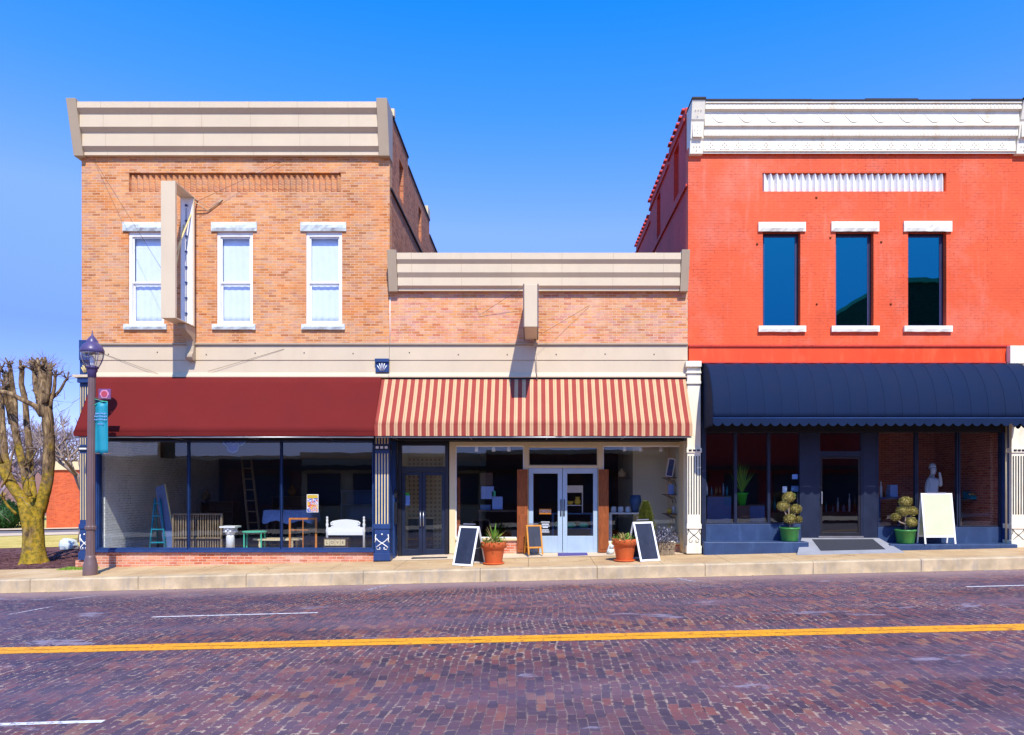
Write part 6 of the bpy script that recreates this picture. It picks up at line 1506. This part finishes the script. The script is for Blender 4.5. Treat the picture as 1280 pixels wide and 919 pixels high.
# green hanging pot with leafy plant
yd = 18.9
r_ = root('potted_plant', 'lime green pot with grassy plant behind the second window of the red building', 'potted plant', (X(929.5, yd), yd + .1, Z(632, yd)))
cx_ = X(929.5, yd); zb_ = Z(632, yd); zt2 = Z(616, yd)
MB().lathe(cx_, yd + .15, [(.09, zb_), (.14, zt2 - .04), (.165, zt2 - .035), (.165, zt2), (.13, zt2)], 20).build('pot', 'limepot', r_)
g = MB()
for k in range(60):
    a_ = rg.uniform(0, 6.28); L = rg.uniform(.4, .95); e = rg.uniform(.05, .5); blade(g, (cx_, yd + .15, zt2 - .02), (cx_ + L * e * math.cos(a_), yd + .15 + L * e * math.sin(a_), zt2 + L * (1 - e * .7)), .012, .05)
g.build('foliage', 'leaf_green', r_)
MB().box(X(922, yd), X(937, yd), yd, yd + .3, fr_, zb_ - .001).build('stand', 'furn', r_)
# statue
yd = 19.1; sx0 = X(1166, yd)
r_ = root('statue', 'white plaster bust of a draped woman behind the red-building window above the sign board', 'statue', (sx0, yd, fr_))
zz2 = lambda p: Z(p, yd)
me = bpy.data.meshes.new('figure'); ob = bpy.data.objects.new('figure', me); COL.objects.link(ob); ob.parent = r_; ORG[ob.name] = ORG[r_.name]
P = [((0, 0, zz2(640)), .15), ((0, 0, zz2(625)), .155), ((0, 0, zz2(612)), .14), ((0, 0, zz2(602)), .15), ((0, 0, zz2(598)), .11), ((0, .0, zz2(593)), .055), ((.01, 0, zz2(588.5)), .085), ((.015, 0, zz2(583.5)), .09),
     ((-.13, 0, zz2(600)), .065), ((-.17, .0, zz2(612)), .05), ((-.16, -.05, zz2(622)), .045), ((.13, 0, zz2(600)), .065), ((.19, -.05, zz2(608)), .05), ((.13, -.12, zz2(596)), .035), ((.10, -.13, zz2(590)), .03)]
E = [(0, 1), (1, 2), (2, 3), (3, 4), (4, 5), (5, 6), (6, 7), (3, 8), (8, 9), (9, 10), (3, 11), (11, 12), (12, 13), (13, 14)]
me.from_pydata([(p[0], p[1], p[2] - fr_) for p, r in P], E, [])
md = ob.modifiers.new('skin', 'SKIN'); md.use_smooth_shade = True
for i, (p, r) in enumerate(P): me.skin_vertices[0].data[i].radius = (r, r * (.7 if i < 5 else 1)); 
me.skin_vertices[0].data[0].use_root = True
md = ob.modifiers.new('sub', 'SUBSURF'); md.levels = 2; md.render_levels = 2
me.materials.append(M['statue'])
MB().lathe(sx0, yd, [(.22, fr_), (.2, fr_ + .1), (.16, fr_ + .15), (.16, zz2(641))], 20).build('plinth', 'statue', r_)
MB().ball((sx0 + .02, yd + .05, zz2(583)), .088, 12, 8).ball((sx0, yd + .13, zz2(584.5)), .045, 8, 6).build('hair', 'statue', r_)
yd = 19.3
desk(X(1200, yd), X(1232, yd), yd, .5, fr_, Z(624, yd), 'furn', 'brown table with a tilted display box behind the rightmost shop window')
r_ = root('display_box', 'pale tilted display box with small yellow bottles in the rightmost shop window', 'display box', (X(1223, yd), yd, Z(624, yd)))
x0_, x1_ = X(1213, yd), X(1233, yd); zb_ = Z(624, yd) + .003
MB().prism([(yd, zb_), (yd + .35, zb_), (yd + .35, zb_ + .2), (yd, zb_ + .06)], x0_, x1_, 'x').build('case', 'teal', r_)
m = MB()
for k in range(6): m.ball((x0_ + .05 + k * .062, yd + .12, zb_ + .125), .025, 8, 5)
m.build('contents', 'yellow', r_)
r_ = root('potted_plant', 'tall upright green grass plant behind the tilted display box', 'potted plant', (X(1216, 19.9), 19.95, Z(624, 19.9)))
cx_ = X(1216, 19.95); g = MB()
MB().lathe(cx_, 19.95, [(.1, fr_), (.14, fr_ + .5), (.12, fr_ + .5)], 16).build('pot', 'furn', r_)
for k in range(70):
    a_ = rg.uniform(0, 6.28); L = rg.uniform(.8, 1.75); g_ = rg.uniform(.02, .14); blade(g, (cx_, 19.95, fr_ + .48), (cx_ + g_ * math.cos(a_), 19.95 + g_ * math.sin(a_), fr_ + .48 + L), .012, 0)
g.build('foliage', 'leaf_green', r_)
# notices on the glass left of the dark door
for px0, px1, py0, py1, mt_, nm, lab in ((990, 997, 593, 599, 'bluepaper', 'notice', 'upper pale blue notice on the glass left of the dark door'), (989, 998, 607.5, 614.5, 'furn_blue', 'notice', 'lower blue notice on the glass left of the dark door'), (978, 983.5, 608, 616, 'paper', 'notice', 'small white notice on the glass further left of the two blue ones')):
    tag(MB().box(X(px0, 18.32), X(px1, 18.32), 18.312, 18.316, Z(py1, 18.32), Z(py0, 18.32)).build(nm, mt_), lab, 'notice')
tag(MB().lathe(X(993.5, 18.32), 18.33, [(.004, Z(623, 18.32)), (.04, Z(620.5, 18.32)), (.035, Z(618.5, 18.32)), (.003, Z(615.5, 18.32))], 12, sy=.15).build('sticker', 'limepot'), 'green drop-shaped sticker below the notices left of the dark door', 'sticker')
for (px, py, w_, lab) in ((0, 0, 0, ''),): pass

# ================================================================== TREES AND THE LEFT BACKGROUND
TY = 19.4
def limb(m, pts, r0, r1, seg=10, jit=.03, rg=random.Random(1)):
    """pts in (px, py, dy) at the tree's distance; a wobbly tapered limb"""
    P_ = [Vector((X(a_, TY + c), TY + c, Z(b_, TY + c))) for a_, b_, c in pts]; out = []; n = 4
    for i in range(len(P_) - 1):
        for k in range(n):
            p = P_[i].lerp(P_[i + 1], k / n); out.append(p + Vector([mnoise.noise(p * 1.7 + Vector((s_ * 9, 0, 0))) * jit * 2 for s_ in range(3)]))
    out.append(P_[-1]); N = len(out)
    rs = [(r0 + (r1 - r0) * (i / (N - 1)) ** .8) * (1 + .10 * mnoise.noise(out[i] * 3)) for i in range(N)]
    m.tube(out, rs, seg); return out[-1], rs[-1]
def knuckle(m, p, r, n, rg, L=.35, up=.8):
    m.ball(p, r * 1.25, 8, 6)
    for _ in range(n):
        d = Vector((rg.uniform(-.7, .7), rg.uniform(-.7, .7), rg.uniform(up * .5, 1.1))).normalized(); l = L * rg.uniform(.4, 1.1)
        q = p + d * l; m.tube([p, p + d * l * .5 + Vector((rg.uniform(-.03, .03), 0, 0)), q], [r * .5, r * .42, r * .36], 6); m.ball(q, r * .42, 6, 4)
def twigs(m, p, n, rg, L=.5, r=.006):
    for _ in range(n):
        d = Vector((rg.uniform(-1, 1), rg.uniform(-1, 1), rg.uniform(-.2, 1.2))).normalized(); pts_ = [p]; q = Vector(p)
        for k in range(4): d = (d + Vector((rg.uniform(-.4, .4), rg.uniform(-.4, .4), rg.uniform(-.2, .3)))).normalized(); q = q + d * L / 4 * rg.uniform(.6, 1.3); pts_.append(q.copy())
        m.tube(pts_, [r, r * .8, r * .6, r * .5, r * .3], 4)
tx = X(43, TY); tz = ZL(tx, TY)
tree = root('pollard_tree', 'heavily pollarded bare tree with yellow moss on its thick trunk', 'tree', (tx, TY, tz))
rg = random.Random(31)
m = MB()
base = [(42, 706, 0), (42, 690, 0), (42, 668, 0), (41, 645, 0), (40, 628, 0)]
P_ = [Vector((X(a_, TY), TY, Z(b_, TY))) for a_, b_, c in base]
# fluted trunk with root flare
seg = 22; vs = []; fs = []; NN = 14
for j in range(NN + 1):
    t_ = j / NN; k = t_ * (len(P_) - 1); i = min(int(k), len(P_) - 2); c = P_[i].lerp(P_[i + 1], k - i)
    r = .235 + .085 * (1 - t_) ** 5 + .06 * max(0, t_ - .6) * 2.5
    for q in range(seg):
        a_ = 2 * math.pi * q / seg; rr = r * (1 + .10 * math.sin(3 * a_ + 1.2 + t_) + .05 * math.sin(7 * a_ - t_ * 2) + .22 * (1 - t_) ** 6 * math.sin(5 * a_) + .05 * mnoise.noise(Vector((a_, t_ * 6, 0))))
        vs.append((c.x + rr * math.cos(a_) * (1.0 + .25 * max(0, t_ - .5)), c.y + rr * math.sin(a_) * .9, c.z))
for j in range(NN):
    for q in range(seg): fs.append((j * seg + q, j * seg + (q + 1) % seg, (j + 1) * seg + (q + 1) % seg, (j + 1) * seg + q))
fs.append(tuple(NN * seg + q for q in range(seg))); m.smooth().add(vs, fs); m.smooth(False)
m.build('trunk', 'bark', tree)
m = MB(); ends = []
def L_(pts, r0, r1, **k): e = limb(m, pts, r0 * .62, r1 * .56, **k); ends.append(e); return e
L_([(50, 640, 0), (58, 615, 0), (61, 585, 0), (62, 550, 0), (60, 522, 0), (56, 500, 0)], .24, .25)
L_([(57, 520, 0), (54, 495, 0), (52, 475, 0), (50, 462, 0)], .26, .20)
L_([(50, 505, 0), (45, 480, .1), (43, 470, .1), (42, 460, .1)], .14, .09); L_([(57, 505, -.1), (60, 480, -.1), (62, 462, -.1)], .13, .10)
L_([(63, 510, 0), (66, 490, 0), (69, 470, 0)], .10, .07); L_([(62, 520, .1), (66, 500, .1), (76, 485, .1), (84, 474, .1)], .09, .055)
L_([(52, 500, .15), (51, 480, .2), (47, 456, .2)], .10, .09); L_([(60, 500, .1), (58, 475, .15), (57, 455, .15)], .12, .09)
L_([(52, 518, -.05), (44, 508, -.1), (30, 500, -.2), (14, 492, -.3), (-4, 489, -.3)], .13, .10)
L_([(36, 640, 0), (24, 618, -.1), (10, 600, -.2), (-4, 580, -.3), (-14, 560, -.3)], .26, .20)
L_([(38, 635, .1), (32, 600, .2), (26, 570, .25), (20, 540, .3), (14, 510, .3), (7, 470, .3)], .20, .12)
L_([(42, 632, .1), (38, 600, .25), (36, 560, .3), (33, 520, .35), (28, 480, .35), (27, 460, .35)], .17, .11)
L_([(22, 545, .3), (18, 510, .3), (16, 480, .35), (12, 458, .35)], .12, .09); L_([(8, 600, -.2), (6, 560, -.1), (2, 520, 0), (-2, 480, .1), (0, 462, .1)], .16, .10)
L_([(14, 530, .3), (6, 500, .2), (5, 480, .1)], .10, .08); L_([(-2, 580, -.3), (-14, 540, -.3), (-20, 500, -.2), (-22, 470, -.2)], .17, .10)
L_([(40, 620, -.3), (37, 608, -.35), (35, 600, -.35)], .10, .07); L_([(20, 643, -.1), (10, 632, -.25), (4, 622, -.35)], .06, .05)
L_([(30, 583, .1), (38, 575, -.1), (46, 562, -.2)], .05, .03); L_([(3, 610, -.3), (14, 580, -.5), (24, 540, -.5)], .04, .02)
lo_ = m.build('limb', 'bark', tree)
m = MB()
for i, (p, r) in enumerate(ends):
    if i in (0, 8, 9, 16, 18, 19): 
        continue
    knuckle(m, p, r, 5, rg, L=.22)
for p, r in ends[:3]: knuckle(m, p + Vector((0, 0, -.1)), r * .7, 9, rg, L=.42)
m.build('pollard_knob', 'bark', tree)
m = MB()
for p, r in ends: twigs(m, p, 14, rg, .45, .008)
for _ in range(60):
    p, r = rg.choice(ends); twigs(m, p + Vector((rg.uniform(-.3, .3), rg.uniform(-.2, .2), -rg.uniform(0, 1.6))), 1, rg, .6, .007)
m.build('twig', 'bark_far', tree)
def bare_tree(cx_, cy_, h, seed, label, mat='bark_far', spread=1.0, depth=5, r0=.2, group=None, nb=3, th=.35):
    rg = random.Random(seed); z0 = ZL(cx_, cy_) - .05
    r_ = root('bare_tree', label, 'tree', (cx_, cy_, z0), group=group); t_ = MB(); c_ = MB()
    def grow(p, d, L, r, lev):
        pts_ = [p]; q = p.copy(); dd = d.copy()
        for k in range(3): dd = (dd + Vector((rg.uniform(-.25, .25), rg.uniform(-.25, .25), rg.uniform(-.05, .15)))).normalized(); q = q + dd * L / 3; pts_.append(q.copy())
        (t_ if lev == 0 else c_).tube(pts_, [r, r * .9, r * .8, r * .68], 7 if lev < 2 else 4, caps=lev < 2)
        if lev >= depth: return
        for _ in range(nb if lev else nb + 2):
            nd = (dd + Vector((rg.uniform(-1, 1), rg.uniform(-1, 1), rg.uniform(-.2, .7))) * spread).normalized()
            st_ = pts_[-1] if rg.random() < .6 else pts_[-2]
            grow(st_.copy(), nd, L * rg.uniform(.55, .8), max(.006, r * .58), lev + 1)
    grow(Vector((cx_, cy_, z0)), Vector((0, 0, 1)), h * th, r0, 0)
    t_.build('trunk', mat, r_); c_.build('branch', mat, r_); return r_
bare_tree(X(104, 28), 28.0, 5.2, 5, 'smaller pollarded bare tree just left of the brick corner', spread=1.2, depth=5, r0=.22, nb=3, th=.42)
bare_tree(X(34, 50), 50, 10.5, 8, 'tall bare tree far behind the moss-covered trunk', 'twig_far', 1.0, 6, .25, 'bare trees on the skyline', 3, .26)
bare_tree(X(78, 52), 52, 11.0, 12, 'tall bare tree far behind the low orange brick building', 'twig_far', 1.0, 6, .25, 'bare trees on the skyline', 3, .26)
bare_tree(X(-8, 48), 48, 10, 17, 'tall bare tree at the left end of the far row', 'twig_far', 1.0, 6, .25, 'bare trees on the skyline', 3, .26)
# dark evergreen bush
m = MB().ball((X(6, 42), 42, ZL(-30, 42) + .7), .8, 14, 9, .9); rg = random.Random(44)
for c, r in (((X(6, 42), 42, ZL(-30, 42) + .7), .95), ((X(-16, 42), 42.4, ZL(-30, 42) + .9), 1.1)): leaves(m, c, r, 2600, .09, rg, .8, .9)
tag(m.build('evergreen_bush', 'leaf_dark'), 'dark green bush beyond the side road at the far left', 'bush')
# low brick building behind the lot
bx0_, bx1_, by = X(58, 42), X(58, 42) + 11, 42.0; zg = ZL(bx0_, 42)
r_ = root('low_brick_building', 'low orange brick building with pale fascia behind the lot on the left', 'building', ((bx0_ + bx1_) / 2, by, zg))
MB().box(bx0_, bx1_, by, by + 8, zg - .5, Z(587.5, by)).build('wall', 'brick_far', r_)
MB().box(bx0_ - .12, bx1_ + .12, by - .12, by + 8.12, Z(587.5, by) + .002, Z(577, by)).build('fascia', 'cream', r_)
bx2, by2 = X(-60, 70), 70
r_ = root('grey_building', 'dull brown building far off behind the pollarded tree', 'building', (X(10, 70), by2, -1))
MB().box(X(-80, 70), X(66, 70), by2, by2 + 10, -1.5, Z(578, by2)).build('wall', paint('far_wall', (150, 112, 104), .9), r_); MB().box(X(-82, 70), X(68, 70), by2 - .3, by2 + 10.3, Z(578, by2), Z(574, by2)).build('roof', 'roof', r_)
# buildings across the street, behind the camera (they show in the window glass)
rg = random.Random(77)
for (xa, xb, h, mt_, lab) in ((-30, -14, 3.3, 'brick_opposite', 'brown brick building across the street, leftmost in the reflections'), (-14, -3, 3.5, 'cream', 'cream building across the street'), (-3, 8, 3.7, 'brick_opposite', 'brown brick building across the street opposite the striped awning'), (8, 20, 6.6, 'red_side', 'dark red building across the street'), (21.6, 34, 14.0, 'brick_opposite', 'tall brown brick building across the street on the right')):
    r_ = root('opposite_building', lab, 'building', ((xa + xb) / 2, -7, 0)); xa += .02; xb -= .02
    MB().box(xa, xb, -17, -7, -1, h).build('wall', mt_, r_)
    for k in range(4):
        a_ = xa + (xb - xa) * (k + .15) / 4; b_ = xa + (xb - xa) * (k + .85) / 4
        f = MB().box(a_, b_, -6.99, -6.93, .6, 2.5).build('shop_window', 'furn', r_); MB().box(a_ + .08, b_ - .08, -6.925, -6.92, .7, 2.4).build('pane', 'inner_dark', f)
    MB().box(xa, xb, -6.999, -6.2, 2.7, 2.95).build('canopy', 'furn', r_); MB().box(xa - .01, xb + .01, -17.1, -6.8, h + .001, h + .25).build('cornice', 'cream', r_)
for o in list(scene.objects):
    if o.type == 'MESH' and len(o.data.polygons) == 0 and not o.modifiers: bpy.data.objects.remove(o)
